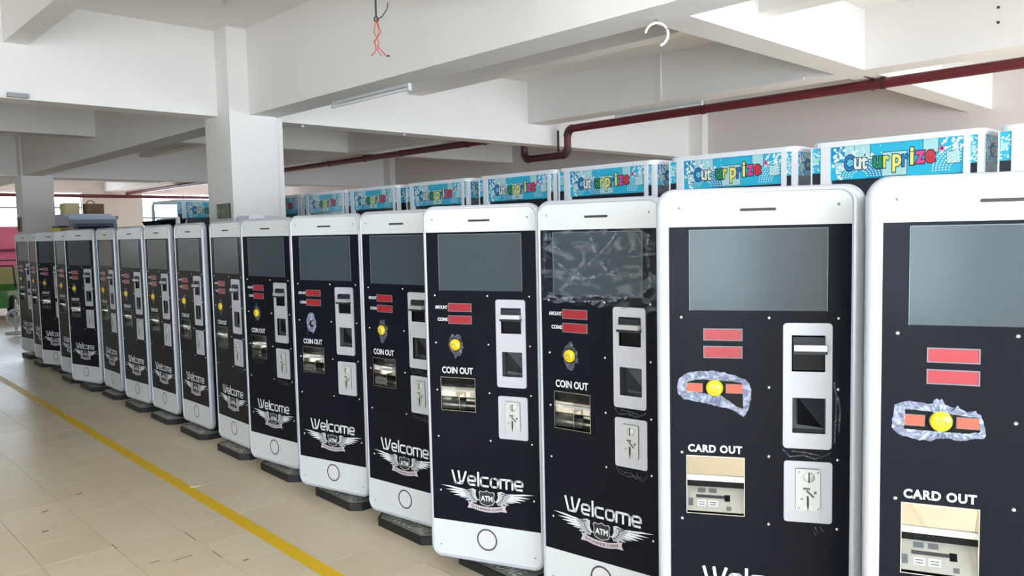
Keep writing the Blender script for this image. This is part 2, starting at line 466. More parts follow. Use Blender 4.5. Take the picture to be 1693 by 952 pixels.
for w in ('far', 'back', 'left'):
    if w == 'far': T = lambda p: (p[0], FAR_Y + p[1], p[2]); ext = (LEFT_X-0.2, RIGHT_X+0.2)
    elif w == 'back': T = lambda p: (p[0], BACK_Y - p[1], p[2]); ext = (LEFT_X-0.2, RIGHT_X+0.2)
    else: T = lambda p: (LEFT_X - p[1], p[0], p[2]); ext = (BACK_Y, FAR_Y)
    o = MB(T).holed(ext[0], ext[1], -0.2, CEIL_Z, WINDOWS[w], 0, 0.2, 'plaster_far' if w == 'far' else 'plaster', back=True).build('wall_' + w)
    tag(o, {'far': 'cream far wall with high windows', 'back': 'white wall with a row of large windows', 'left': 'white side wall with tall windows'}[w], kind='structure')
    for win in WINDOWS[w]: window(n, w, *win); n += 1
tag(MB().box(RIGHT_X, RIGHT_X+0.2, BACK_Y, FAR_Y, -0.2, CEIL_Z, 'plaster_right').build('wall_right'), 'plain pinkish white plaster side wall', kind='structure')

# columns
def column(x0, x1, y0, y1, label, strip=False):
    o = tag(MB().box(x0, x1, y0, y1, 0, CEIL_Z, 'plaster').build('column'), label, None, None, 'structure')
    if strip: MB().box(x1, x1+0.08, y0+0.03, y1, 0, MAIN_Z, 'plaster').build('corner_strip', o)
    return o
CX0, CX1, CY0 = 2.83*B, 3.235*B, 6.2*B
colA = column(CX0, CX1, CY0, CY0+0.55, 'square white plastered column with the dark exit sign', True)
colB = column(2.98*B, 3.41*B, 13.78*B, 13.78*B+0.5, 'square white plastered column near the far windows')
for y in (BACK_Y, -1.38*B): column(CX0, CX1, y, y+0.5, 'square white plastered column by the large windows')
for y in (-1.38*B, 6.2*B, 13.78*B): column(-4.05*B, -3.6*B, y, y+0.5, 'square white plastered column on the empty side of the hall')
for y in (6.2*B, 13.78*B): column(RIGHT_X-0.16, RIGHT_X, y, y+0.55, 'shallow white pilaster against the pinkish side wall')

# exit sign on column A (its face towards the aisle)
T = lambda p: (CX0 - 0.002 - 0.012 + p[1], p[0], p[2])
ex = thing('exit_sign', 'small dark exit sign with green running figure on the column', 'sign')
MB(T).box(7.19, 7.47, 0, 0.012, 1.725, 1.865, 'exit_black').build('plate', ex)
e = MB(T)
def exs(pts, w=0.012): e.stroke([(7.47 - 0.28*a, 1.725 + 0.14*b) for a, b in pts], w, -0.0015, 'exit_green')
exs([(0.08, 0.5), (0.34, 0.5)]); exs([(0.18, 0.75), (0.06, 0.5), (0.18, 0.25)])
e.disc(7.47-0.28*0.58, 1.725+0.14*0.84, 0.012, -0.0015, 'exit_green', 10)
exs([(0.57, 0.7), (0.52, 0.4), (0.42, 0.12)]); exs([(0.52, 0.4), (0.66, 0.3), (0.7, 0.1)]); exs([(0.42, 0.45), (0.56, 0.66), (0.7, 0.5)])
exs([(0.82, 0.1), (0.82, 0.9), (0.93, 0.9), (0.93, 0.1)], 0.008)
e.build('pictogram', ex)
sw = thing('wall_box', 'small dark framed box on the far column', 'box')
MB().box(2.98*B-0.025, 2.98*B-0.001, 16.0, 16.25, 1.72, 1.98, 'brown_card').build('box_body', sw)
MB().box(2.98*B-0.03, 2.98*B-0.025, 16.04, 16.21, 1.76, 1.94, 'slot_dark').build('box_face', sw)

# ------------------------------------------------------------------ red fire pipe along the ceiling
PX, PZ, PR = 7.95, 2.895, 0.05
def arc(c, a0, a1, r=0.1, n=6):  # elbow in the YZ plane
    return [(PX, c[0] + r*math.cos(a0+(a1-a0)*i/n), c[1] + r*math.sin(a0+(a1-a0)*i/n)) for i in range(n+1)]
pipe = thing('fire_pipe', 'dark red fire pipe running under the beams with a step under the main beam', 'pipe')
LOW = 2.555
MB().tube([(PX, BACK_Y, PZ), (PX, 7.05, PZ)], PR, 'pipe_red', 16).build('pipe_run', pipe)
MB().tube(arc((7.05, PZ-0.1), PI/2, 0), PR*1.1, 'pipe_dark', 16).build('elbow', pipe)
MB().tube([(PX, 7.15, PZ-0.1), (PX, 7.15, LOW+0.1)], PR*0.96, 'pipe_red', 16).build('drop_leg', pipe)
MB().tube(arc((7.25, LOW+0.1), PI, 1.5*PI), PR*1.1, 'pipe_dark', 16).build('elbow', pipe)
MB().tube([(PX, 7.25, LOW), (PX, 7.88, LOW)], PR*0.96, 'pipe_dark', 16).build('lower_run', pipe)
MB().tube(arc((7.88, LOW+0.1), 1.5*PI, 2*PI), PR*1.1, 'pipe_dark', 16).build('elbow', pipe)
MB().tube([(PX, 7.98, LOW+0.1), (PX, 7.98, PZ-0.1)], PR*0.96, 'pipe_dark', 16).build('riser_leg', pipe)
MB().tube(arc((8.08, PZ-0.1), PI, PI/2), PR*1.1, 'pipe_dark', 16).build('elbow', pipe)
MB().tube([(PX, 8.08, PZ), (PX, 24.45, PZ)], PR, 'pipe_red', 16).build('pipe_run', pipe)
MB().tube([(PX, 7.32, LOW), (PX, 7.32, LOW+0.34)], 0.016, 'pipe_dark', 10).build('stub', pipe)
cl = MB(); cl.tube([(0, -0.02, 0), (0, 0.02, 0)], PR*1.14, 'pipe_dark', 16)
clm = cl.mesh('coupling')
for y in (5.05, 3.05, 0.8, -2.0, 9.2, 10.9, 13.2): place('coupling', clm, pipe, (PX, y, PZ))
hg = MB().box(-0.006, 0.006, -0.012, 0.012, 0, 0.06, 'pipe_dark'); hg.torus((0, 0, -0.0), (0, 1, 0), PR+0.006, 0.006, 'pipe_dark', n=20, k=6)
hg.box(-0.2, 0.006, -0.012, 0.012, 0.055, 0.062, 'pipe_dark')
hgm = hg.mesh('hanger')
for y in (3.15, -4.0, 8.8, 12.0): place('hanger', hgm, pipe, (PX, y, PZ))
MB().tube([(3.8, 24.45, 2.80), (RIGHT_X-0.02, 24.45, 2.80)], 0.05, 'pipe_red', 12).build('cross_run', pipe)

# ------------------------------------------------------------------ ceiling fittings
def tube_lamp(x, y0, y1, z, label):
    t = thing('fluorescent_lamp', label, 'lamp', (x, 0, 0))
    MB().box(-0.014, 0.014, y0, y1, z-0.022, z, 'white_metal').build('batten', t)
    MB().tube([(0, y0+0.02, z-0.04), (0, y1-0.02, z-0.04)], 0.011, 'lamp_white', 10).build('glass_tube', t)
    for y in (y0, y1):
        MB().box(-0.015, 0.015, y-0.012, y+0.012, z-0.055, z, 'white_metal').build('end_cap', t)
tube_lamp(3.70, 4.95, 6.04, MAIN_Z, 'unlit fluorescent tube lamp under the main beam next to the column')
tube_lamp(7.68, 4.9, 6.1, SEC_Z, 'unlit fluorescent tube lamp beside the red pipe')
rl = thing('ring_lamp', 'broken white circular lamp ring hanging from a hook under the beam', 'lamp')
rc = (3.66, 2.62, MAIN_Z-0.085)
MB().torus(rc, (0.72, 0.69, 0.1), 0.062, 0.007, 'lamp_white', 3.3, 5.75, 20, 8).build('ring_tube', rl)
MB().torus(rc, (0.72, 0.69, 0.1), 0.062, 0.008, 'lamp_white', 5.85, 7.5, 20, 8).build('ring_tube', rl)
MB().tube([(rc[0], rc[1], MAIN_Z), (rc[0], rc[1], MAIN_Z-0.03), (rc[0]-0.006, rc[1], MAIN_Z-0.035)], 0.004, 'screw_grey', 8).build('hook', rl)
wz = thing('cable_bundle', 'loose red and dark electric wires dangling from the ceiling', 'wires', (2.9, 4.2, CEIL_Z))
zb = 2.66 - CEIL_Z
MB().tube([(0, 0, 0), (0.004, 0, -0.3), (0, 0, -0.5), (0.0, 0, -0.58)], 0.006, 'wire_dark', 8).build('cable', wz)
MB().torus((0, 0, -0.60), (1, 0.4, 0.3), 0.014, 0.005, 'wire_dark', n=16, k=6).build('knot', wz)
MB().tube([(0, 0, -0.6), (0.02, -0.03, -0.59), (0.05, -0.05, -0.54), (0.055, -0.055, -0.5)], 0.0035, 'wire_dark', 6).build('loose_end', wz)
for k, (s1, s2) in enumerate(((0.012, -0.03), (-0.012, 0.02), (0.02, 0.045))):
    MB().tube([(0, 0, -0.6), (s1, -s1, -0.68), (-s1*0.6, s1, -0.74), (s1*0.5+s2*0.2, -s2*0.3, -0.79), (s2, -s2*0.8, zb-0.0)], 0.003, 'wire_red', 6).build('wire', wz)
MB().box(0.045, 0.06, -0.05, -0.04, zb-0.004, zb+0.006, 'wire_dark').build('connector', wz)
sp = thing('sprinkler', 'small ceiling sprinkler head near the column', 'sprinkler', (1.516*1.9, 3.319*1.9, CEIL_Z))
MB().tube([(0, 0, 0), (0, 0, -0.05)], 0.014, 'lip_silver', 10).build('neck', sp)
MB().tube([(0, 0, -0.05), (0, 0, -0.056)], 0.028, 'lip_silver', 14).build('deflector', sp)
MB().tube([(0, 0, 0), (0, 0, -0.006)], 0.04, 'white_metal', 16).build('rose', sp)
cd = thing('conduit', 'thin white cable conduit down the gray beam to the lamp', 'conduit')
MB().box(XS[0]-0.024, XS[0]-0.002, 5.26, 5.29, SEC_Z, CEIL_Z-0.003, 'plaster').build('vertical_run', cd)
MB().box(XS[0]-0.024, XS[0]-0.002, 3.6, 5.26, SEC_Z, SEC_Z+0.022, 'plaster').build('horizontal_run', cd)
jb = tag(MB().box(1.53, 1.68, YM[1][0]-0.05, YM[1][0], MAIN_Z+0.005, MAIN_Z+0.04, 'screw_grey').build('junction_box'), 'small grey junction box at the lower edge of the cross beam', 'box')
for x, lb in ((4.2, 'tiny white clip under the cross beam, the one nearer the column'), (5.5, 'tiny white clip under the cross beam, the one farther from the column')):
    tag(MB().tube([(x, YM[1][0]+0.1, MAIN_Z), (x, YM[1][0]+0.1, MAIN_Z-0.02)], 0.02, 'white_metal', 10).build('ceiling_clip'), lb, 'clip', 'clips under the cross beam')
for z, lb in ((SEC_Z+0.33, 'upper of two dark anchor bolts in the beam above the red pipe'), (SEC_Z+0.21, 'lower of two dark anchor bolts in the beam above the red pipe')):
    tag(MB().tube([(XS[0]+0.001, 1.95, z), (XS[0]-0.012, 1.95, z)], 0.011, 'slot_dark', 8).build('anchor_bolt'), lb, 'bolt', 'bolts in the beam')

# ------------------------------------------------------------------ phone shaped kiosks
S, Z0 = 1.1, 0.147
def KX(p): return (p[0]*S, p[1]*S, (p[2]-Z0)*S)
def K(): return MB(KX)
HW, ZB, ZT = 0.2525, 0.218, 1.657
IN = 0.015
def rloop(inset, R=0.05, n=7):
    r = max(0.004, R - inset); a, z0, z1 = HW-inset, ZB+inset, ZT-inset
    P = []
    for cx, cz, t0 in ((a-r, z1-r, 0), (-a+r, z1-r, PI/2), (-a+r, z0+r, PI), (a-r, z0+r, 1.5*PI)):
        for i in range(n+1): P.append((cx + r*math.cos(t0+PI/2*i/n), cz + r*math.sin(t0+PI/2*i/n)))
    return P
def loft(mb, prof, m, cap=True, smooth=True, wide=0.0):
    rings = [[(p[0] + math.copysign(wide*(1-min(1, i/IN)), p[0]), y, p[1]) for p in rloop(i)] for i, y in prof]
    n = len(rings[0]); V = [v for r in rings for v in r]
    F = [(k*n+i, (k+1)*n+i, (k+1)*n+(i+1) % n, k*n+(i+1) % n) for k in range(len(rings)-1) for i in range(n)]
    mb.add(V, F, m, smooth)
    if cap: mb.add(rings[-1], [tuple(range(n-1, -1, -1))], m)
M = {}
b = K(); loft(b, [(IN, 0.006), (IN, -0.001), (0.0125, -0.0045), (0.008, -0.0045), (0.003, -0.001), (0.0006, 0.006), (0, 0.012), (0, 0.030), (0.004, 0.033), (0.016, 0.033)], 'shell', cap=False); M['shell_coin'] = b.mesh('door_frame')
b = K(); loft(b, [(IN, 0.006), (IN, -0.001), (0.0125, -0.0045), (0.008, -0.0045), (0.003, -0.001), (0.0006, 0.006), (0, 0.014), (0, 0.066), (0.004, 0.07), (0.016, 0.07)], 'shell', cap=False, wide=0.021); M['shell_card'] = b.mesh('door_frame')
b = K(); loft(b, [(0.016, 0.033), (0.016, 0.355), (0.02, 0.36)], 'body_black', smooth=False); M['body'] = b.mesh('cabinet_body')
inner = rloop(IN)
top = [p for p in inner if p[1] > 1.5]; bot = [p for p in inner if p[1] < 0.5]
b = K(); b.prism([(-HW+IN, 1.552)] + [(HW-IN, 1.552)] + top, 0, 0.006, 'panel_white'); M['top_panel'] = b.mesh('top_panel')
b = K(); b.prism([(HW-IN, 0.377)] + [(-HW+IN, 0.377)] + bot, 0, 0.006, 'panel_white'); M['bottom_panel'] = b.mesh('bottom_panel')
BILL = [(0.088, 0.173, 1.155, 1.254), (0.090, 0.175, 0.986, 1.083)]
PO = {'coin': (-0.186, -0.034, 0.835, 0.968), 'card': (-0.191, -0.036, 0.742, 0.906)}
for t in PO:
    b = K(); b.holed(-HW+IN, HW-IN, 0.377, 1.552, BILL + [PO[t]], 0.0, 0.006, 'panel_black'); M['front_panel_'+t] = b.mesh('front_panel')
b = K(); b.box(-0.181, 0.177, -0.0012, 0.002, 1.32, 1.542, 'screen'); M['screen'] = b.mesh('screen')
b = K()
for q in ((-0.183, 0.179, 1.542, 1.5435), (-0.183, -0.1815, 1.319, 1.5435), (0.1775, 0.179, 1.319, 1.5435)): b.box(q[0], q[1], -0.0018, 0.002, q[2], q[3], 'screen_edge')
M['screen_bezel'] = b.mesh('screen_bezel')
def display(z):
    b = K(); b.holed(-0.145, -0.040, z-0.017, z+0.017, [(-0.1425, -0.0425, z-0.0145, z+0.0145)], -0.0028, 0.0, 'display_frame', r=0.003)
    M['display_frame%g' % z] = b.mesh('display_frame')
    b = K(); b.box(-0.1425, -0.0425, -0.0014, 0.0, z-0.0145, z+0.0145, 'display_red'); M['display%g' % z] = b.mesh('display')
DZ = (1.2525, 1.2035)
for z in DZ: display(z)
b = K(); text(b, 'AMOUNT', -0.205, -0.149, 1.2455, 1.2595, -0.0008, 'print_white', 0.03); M['amount'] = b.mesh('lettering')
b = K(); text(b, 'COINS', -0.194, -0.149, 1.1965, 1.2105, -0.0008, 'print_white', 0.03); M['coins'] = b.mesh('lettering')
b = K(); text(b, 'COIN OUT', -0.180, -0.041, 0.985, 1.012, -0.0008, 'print_white', 0.025); M['out_coin'] = b.mesh('lettering')
b = K(); text(b, 'CARD OUT', -0.188, -0.041, 0.918, 0.940, -0.0008, 'print_white', 0.035, spacing=1.12); M['out_card'] = b.mesh('lettering')
# round lamp buttons
b = K(); b.dome(-0.115, 1.103, 0.0235, -0.006, 0.012, 'button_yellow', y_base=0.0)
M['button'] = b.mesh('lamp_button')
b = K(); bz = 1.103
for k in range(5): b.stroke([(-0.124+0.004*k, bz-0.001), (-0.125+0.0045*k, bz+0.010-abs(k-2)*0.002)], 0.0016, -0.0186, 'button_mark')
b.stroke([(-0.125, bz-0.004), (-0.121, bz-0.011), (-0.109, bz-0.011), (-0.105, bz-0.004), (-0.108, bz+0.001)], 0.0016, -0.0186, 'button_mark')
M['button_mark'] = b.mesh('hand_mark')
b = K(); b.dome(-0.115, 1.103, 0.029, -0.002, 0.003, 'black_plastic', y_base=0.0); M['button_ring'] = b.mesh('button_collar')
# red side windows of the card kiosks
b = K(); b.box(-0.191, -0.147, -0.006, -0.001, 1.089, 1.116, 'mech_dark'); b.box(-0.189, -0.149, -0.0075, -0.006, 1.091, 1.114, 'orange'); M['orange_l'] = b.mesh('indicator')
b = K(); b.box(-0.085, -0.039, -0.006, -0.001, 1.089, 1.116, 'mech_dark'); b.box(-0.083, -0.041, -0.0075, -0.006, 1.091, 1.114, 'orange'); M['orange_r'] = b.mesh('indicator')
# pockets
x0, x1, z0, z1 = PO['coin']
b = K(); b.recess(x0, x1, z0, z1, 0.006, 0.062, 'chrome'); b.holed(x0-0.0018, x1+0.0018, z0-0.0018, z1+0.0018, [PO['coin']], -0.001, 0.006, 'chrome')
M['pocket_coin'] = b.mesh('coin_tray')
b = K(); b.add([(x0, 0.006, z1), (x1, 0.006, z1), (x1, 0.045, 0.922), (x0, 0.045, 0.922)], [(0, 1, 2, 3)], 'black_plastic')
b.box(x0, x1, 0.022, 0.03, 0.907, 0.917, 'lip_silver'); M['flap_coin'] = b.mesh('flap')
b = K(); b.add([(x0, 0.055, 0.875), (x1, 0.055, 0.875), (x1, 0.008, z0+0.004), (x0, 0.008, z0+0.004)], [(3, 2, 1, 0)], 'mirror_steel')
b.box(-0.113, -0.111, 0.012, 0.055, z0, 0.895, 'chrome'); M['chute_coin'] = b.mesh('coin_chute')
x0, x1, z0, z1 = PO['card']
b = K(); b.recess(x0, x1, z0, z1, 0.006, 0.066, 'chrome'); b.holed(x0-0.0018, x1+0.0018, z0-0.0018, z1+0.0018, [PO['card']], -0.001, 0.006, 'chrome')
M['pocket_card'] = b.mesh('card_tray')
b = K(); b.add([(x0, 0.007, z1), (x1, 0.007, z1), (x1, 0.022, 0.845), (x0, 0.022, 0.845)], [(0, 1, 2, 3)], 'mirror_steel')
b.box(x0, x1, 0.018, 0.028, 0.838, 0.845, 'lip_silver'); b.box(x0, x1, 0.038, 0.044, 0.824, 0.836, 'chrome'); M['flap_card'] = b.mesh('flap')
b = K(); b.box(x0, x1, 0.05, 0.06, 0.803, 0.824, 'black_plastic'); M['slot_card'] = b.mesh('card_slot')
b = K()
def tp(u, t, h=0.0): return (x0 + (x1-x0)*u, 0.05 - 0.042*t - h, 0.803 - 0.058*t + h*0.6)
def tq(u0, u1, t0, t1, m, h=0.0): b.add([tp(u0, t0, h), tp(u1, t0, h), tp(u1, t1, h), tp(u0, t1, h)], [(3, 2, 1, 0)], m)
tq(0, 1, 0, 1, 'steel')
for u0, u1, t0, t1, m in ((0.18, 0.32, 0.06, 0.24, 'mech_dark'), (0.38, 0.52, 0.06, 0.24, 'mech_dark'), (0.15, 0.68, 0.34, 0.46, 'slot_dark'), (0.66, 0.76, 0.3, 0.56, 'black_plastic'), (0.18, 0.33, 0.56, 0.80, 'panel_white'), (0.38, 0.54, 0.56, 0.80, 'panel_white'), (0.2, 0.31, 0.62, 0.66, 'mech_dark'), (0.2, 0.31, 0.71, 0.75, 'mech_dark'), (0.4, 0.52, 0.62, 0.66, 'mech_dark'), (0.4, 0.52, 0.71, 0.75, 'mech_dark'), (0.02, 0.1, 0.5, 0.8, 'mech_dark'), (0.7, 0.78, 0.76, 0.92, 'mech_dark')):
    tq(u0, u1, t0, t1, m, 0.0012 if m != 'panel_white' else 0.0008)
M['tray_card'] = b.mesh('card_dispenser')
# bill unit
b = K(); b.holed(0.066, 0.191, 0.943, 1.287, BILL, -0.005, 0.0, 'plate', r=0.010); M['bill_plate'] = b.mesh('bill_plate')
x0, x1, z0, z1 = BILL[0]
b = K(); b.recess(x0, x1, z0, z1, -0.004, 0.03, 'black_plastic'); b.box(x0+0.004, x1-0.002, 0.004, 0.03, z0+0.003, 1.203, 'black_plastic')
b.prism([(x0+0.003, 1.206), (x1-0.001, 1.206), (x1-0.001, 1.25), (x0+0.003, 1.25)], -0.012, 0.03, 'dark_grey'); M['bill_unit'] = b.mesh('bill_acceptor')
b = K(); b.box(x0+0.005, x1+0.002, -0.028, -0.010, 1.214, 1.230, 'lip_silver'); b.box(x0+0.003, x1+0.003, -0.026, -0.006, 1.205, 1.214, 'dark_grey'); M['bill_lip'] = b.mesh('bill_mouth')
x0, x1, z0, z1 = BILL[1]
b = K(); b.recess(x0, x1, z0, z1, -0.004, 0.045, 'mech_dark'); M['bill_pocket'] = b.mesh('bill_tray')
b = K(); b.add([(x0+0.014, 0.012, z0+0.02), (x1, 0.03, z0+0.008), (x1, 0.03, z1), (x0+0.014, 0.012, z1)], [(0, 1, 2, 3)], 'black_plastic')
b.add([(x0+0.016, 0.010, z1-0.002), (x1-0.006, 0.0278, z0+0.012), (x1, 0.0285, z0+0.012), (x1, 0.0285, z1-0.002)], [(0, 1, 2, 3)], 'dark_grey')
M['bill_window'] = b.mesh('bill_door')
# coin unit
b = K(); b.holed(0.069, 0.193, 0.738, 0.908, [], -0.005, 0.0, 'plate', r=0.008); M['coin_plate'] = b.mesh('coin_plate')
mx0, mx1, mz0, mz1 = 0.099, 0.162, 0.772, 0.888
b = K(); b.holed(mx0-0.001, mx1+0.001, mz0-0.001, mz1+0.001, [], -0.007, -0.005, 'mech_dark', r=0.006); b.holed(mx0, mx1, mz0, mz1, [], -0.011, -0.007, 'mech', r=0.005); M['coin_mech'] = b.mesh('coin_acceptor')
b = K(); b.dome(0.133, 0.866, 0.0155, -0.011, 0.005, 'mech', n=20, k=4); b.box(0.1313, 0.1347, -0.0168, -0.012, 0.853, 0.879, 'slot_dark'); M['coin_slot'] = b.mesh('coin_slot')
b = K(); b.stroke([(0.118, 0.834), (0.136, 0.834)], 0.006, -0.0116, 'mech_dark'); b.stroke([(0.127, 0.829), (0.146, 0.811)], 0.006, -0.0116, 'mech_dark')
b.box(0.146, 0.153, -0.0118, -0.011, 0.820, 0.828, 'mech_dark'); b.stroke([(0.111, 0.803), (0.116, 0.807), (0.119, 0.802)], 0.0022, -0.0116, 'mech_dark'); M['coin_marks'] = b.mesh('markings')
b = K(); b.box(0.120, 0.143, -0.0125, -0.011, 0.777, 0.792, 'lip_silver'); b.prism([(0.128, 0.815), (0.133, 0.812), (0.1335, 0.788), (0.131, 0.772), (0.128, 0.788)], -0.0135, -0.011, 'slot_dark'); M['coin_return'] = b.mesh('coin_return')
b = K()
for x in (mx0+0.007, mx1-0.007):
    for z in (mz0+0.008, mz1-0.008): b.dome(x, z, 0.0035, -0.011, 0.0015, 'screw', n=8, k=2)
M['mech_screws'] = b.mesh('mech_screws')
# Welcome lettering drawn with strokes
b = K()
def wl(frac, zr): return (-0.148 + 0.314*frac, 0.533 + 0.056*zr)
def ws(*pts): b.stroke([wl(*p) for p in pts], 0.0082, -0.0009, 'print_white')
XH = 0.68
ws((0.005, 1.0), (0.050, 0.07), (0.075, 0.07), (0.135, 0.07)); ws((0.095, 1.0), (0.112, 0.35), (0.135, 0.07)); ws((0.130, 0.07), (0.150, 0.12), (0.205, 1.0))
def le(a, c): ws((a+0.01, XH*0.52), (c, XH*0.52), (c, XH*0.85), (c-0.02, XH), (a+0.02, XH), (a, XH*0.85), (a, 0.2), (a+0.02, 0.07), (c, 0.07))
le(0.235, 0.335); ws((0.378, 1.05), (0.378, 0.0))
ws((0.525, XH), (0.435, XH), (0.415, XH*0.85), (0.415, 0.2), (0.435, 0.07), (0.525, 0.07))
ws((0.575, XH), (0.635, XH), (0.655, XH*0.85), (0.655, 0.2), (0.635, 0.07), (0.575, 0.07), (0.555, 0.2), (0.555, XH*0.85), (0.575, XH), (0.6, XH))
ws((0.690, 0.0), (0.690, XH), (0.835, XH), (0.855, XH*0.85), (0.855, 0.0)); ws((0.772, XH), (0.772, 0.0))
le(0.890, 0.992)
M['welcome'] = b.mesh('welcome_lettering')
# winged badge
b = K(); CXB = 0.007
for sg in (1, -1):
    def W(u, z): return (CXB - sg*u, z)    # u = distance from the badge centre
    tips = [(0.207, 0.523), (0.188, 0.507), (0.170, 0.4965), (0.150, 0.4865), (0.124, 0.4805), (0.098, 0.470), (0.080, 0.456)]
    roots = [(0.112, 0.516), (0.106, 0.509), (0.100, 0.502), (0.094, 0.494), (0.087, 0.487), (0.078, 0.479), (0.068, 0.471)]
    for i, (t, r) in enumerate(zip(tips, roots)):
        n2 = roots[i+1] if i+1 < len(roots) else (0.060, 0.464)
        mid_t = ((t[0]+r[0])/2, (t[1]+r[1])/2 + 0.0024); mid_b = ((t[0]*0.8+n2[0]*1.2)/2, (t[1]*0.8+n2[1]*1.2)/2 - 0.0012)
        b.flat([W(*t), W(*mid_t), W(*r), W(r[0]*0.14+n2[0]*0.86, r[1]*0.14+n2[1]*0.86), W(*mid_b)], -0.0009, 'print_white' if i < 4 else 'print_grey')
    b.flat([W(*p) for p in ((0.113, 0.5165), (0.088, 0.513), (0.062, 0.5215), (0.047, 0.516), (0.050, 0.498), (0.040, 0.478), (0.048, 0.464), (0.066, 0.466), (0.080, 0.480), (0.096, 0.497))], -0.00085, 'print_grey')
    for pts, w in (([(0.116, 0.517), (0.09, 0.512), (0.062, 0.5205), (0.048, 0.516)], 0.0032), ([(0.062, 0.5205), (0.050, 0.505), (0.054, 0.490), (0.045, 0.478), (0.034, 0.478)], 0.004),
                   ([(0.104, 0.508), (0.084, 0.500), (0.076, 0.486), (0.064, 0.474), (0.050, 0.466)], 0.0022), ([(0.094, 0.513), (0.072, 0.505), (0.070, 0.492), (0.060, 0.480), (0.046, 0.471)], 0.0055), ([(0.084, 0.5135), (0.064, 0.513)], 0.006)):
        b.stroke([W(*p) for p in pts], w*0.62, -0.0010, 'print_dark' if w in (0.0055, 0.0022, 0.006) else 'print_white')
def shield(k): return [(CXB + k*x, 0.4875 + k*z) for x, z in ((0, 0.033), (0.014, 0.026), (0.03, 0.029), (0.036, 0.022), (0.032, 0.006), (0.035, -0.010), (0.028, -0.024), (0.0, -0.033), (-0.028, -0.024), (-0.035, -0.010), (-0.032, 0.006), (-0.036, 0.022), (-0.03, 0.029), (-0.014, 0.026))]
b.flat(shield(1.0), -0.0012, 'print_grey'); b.flat(shield(0.9), -0.0015, 'print_dark')
def rib(t, zz): return (CXB + t*0.078, zz + 0.014*t*t)
rp = [rib(-1+0.2*i, 0.4525) for i in range(11)] + [rib(1-0.2*i, 0.4315) for i in range(11)]
for a in range(10): b.flat([rp[a], rp[a+1], rp[20-a], rp[21-a]], -0.0013, 'print_pink')
for sg in (-1, 1): b.flat([(CXB+sg*0.066, 0.462), (CXB+sg*0.086, 0.468), (CXB+sg*0.080, 0.456), (CXB+sg*0.088, 0.440), (CXB+sg*0.066, 0.440)], -0.0011, 'print_pink')
M['badge'] = b.mesh('winged_badge')
b = K(); text(b, 'ATM', CXB-0.026, CXB+0.026, 0.476, 0.498, -0.0019, 'print_white', 0.03); M['atm_text'] = b.mesh('lettering'); b = K()
text(b, 'EXCHANGE COINS', CXB-0.068, CXB+0.068, 0.437, 0.447, -0.0017, 'print_dark', 0.02, warp=lambda x, z: (x, z + 0.014*((x-CXB)/0.078)**2))
M['ribbon_text'] = b.mesh('ribbon_lettering')
# home ring, speaker slot, screws
b = K()
for i in range(40):
    a0, a1 = 2*PI*i/40, 2*PI*(i+1)/40
    def rp_(r, a): return (0.004 + r*math.cos(a), 0.317 + r*math.sin(a))
    b.flat([rp_(0.045, a0), rp_(0.045, a1), rp_(0.0385, a1), rp_(0.0385, a0)], -0.0012, 'ring_dark')
b.disc(0.004, 0.317, 0.040, -0.0006, 'home_inner', 40); M['home'] = b.mesh('home_button')
b = K(); b.prism([(-0.045, 1.5915), (0.045, 1.5915), (0.048, 1.5955), (0.045, 1.5995), (-0.045, 1.5995), (-0.048, 1.5955)], -0.001, 0.001, 'slot_dark'); M['slot'] = b.mesh('speaker_slot')
b = K(); b.xf = lambda p: (p[0]*S, p[1]*S, p[2]*S); b.dome(0, 0, 0.0050, 0, 0.0035, 'screw', n=10, k=3); M['screw'] = b.mesh('screw')
b = K(); b.xf = lambda p: (p[0]*S, p[1]*S, p[2]*S); b.dome(0, 0, 0.0042, 0, 0.002, 'screw_grey', n=10, k=2); M['screw_s'] = b.mesh('panel_screw')
SCREWS = [(x, z) for z in (1.30, 1.108, 0.915, 0.7235) for x in (-0.205, 0.03, 0.207)] + [(-0.201, 0.50), (0.211, 0.50)]
SCREWS_S = [(-0.209, 1.604), (0.204, 1.604), (-0.206, 0.272), (0.212, 0.272)]
# base
b = K(); b.slab([(-0.175, -0.058), (0.175, -0.058), (0.216, -0.012), (0.216, 0.36), (-0.216, 0.36), (-0.216, -0.012)], Z0, 0.187, 'rubber'); M['base'] = b.mesh('base_plate')
b = K(); b.box(-0.17, 0.17, 0.05, 0.30, 0.187, 0.238, 'body_black'); M['plinth'] = b.mesh('plinth')
b = K(); b.slab([(-0.165, -0.050), (0.165, -0.050), (0.204, -0.008), (0.204, 0.10), (-0.204, 0.10), (-0.204, -0.008)], 0.187, 0.1885, 'tread'); M['tread'] = b.mesh('tread_plate')
b = K(); tmp = MB(); text(tmp, 'WELCOME', -0.155, 0.155, -0.036, 0.026, 0, 'tread_letter', 0.015, spacing=1.15)
b.add([(p[0] + 0.2*(p[2]+0.02), p[2], 0.1892) for p in tmp.v], tmp.f, 'tread_letter'); M['tread_text'] = b.mesh('lettering')
b = K(); b.box(-HW-0.012, -HW+0.014, 0.034, 0.062, -0.028+Z0, 0.028+Z0, 'hinge'); b.tube([(-HW-0.008, 0.045, Z0-0.03), (-HW-0.008, 0.045, Z0+0.03)], 0.008, 'hinge', 8); M['hinge'] = b.mesh('hinge')

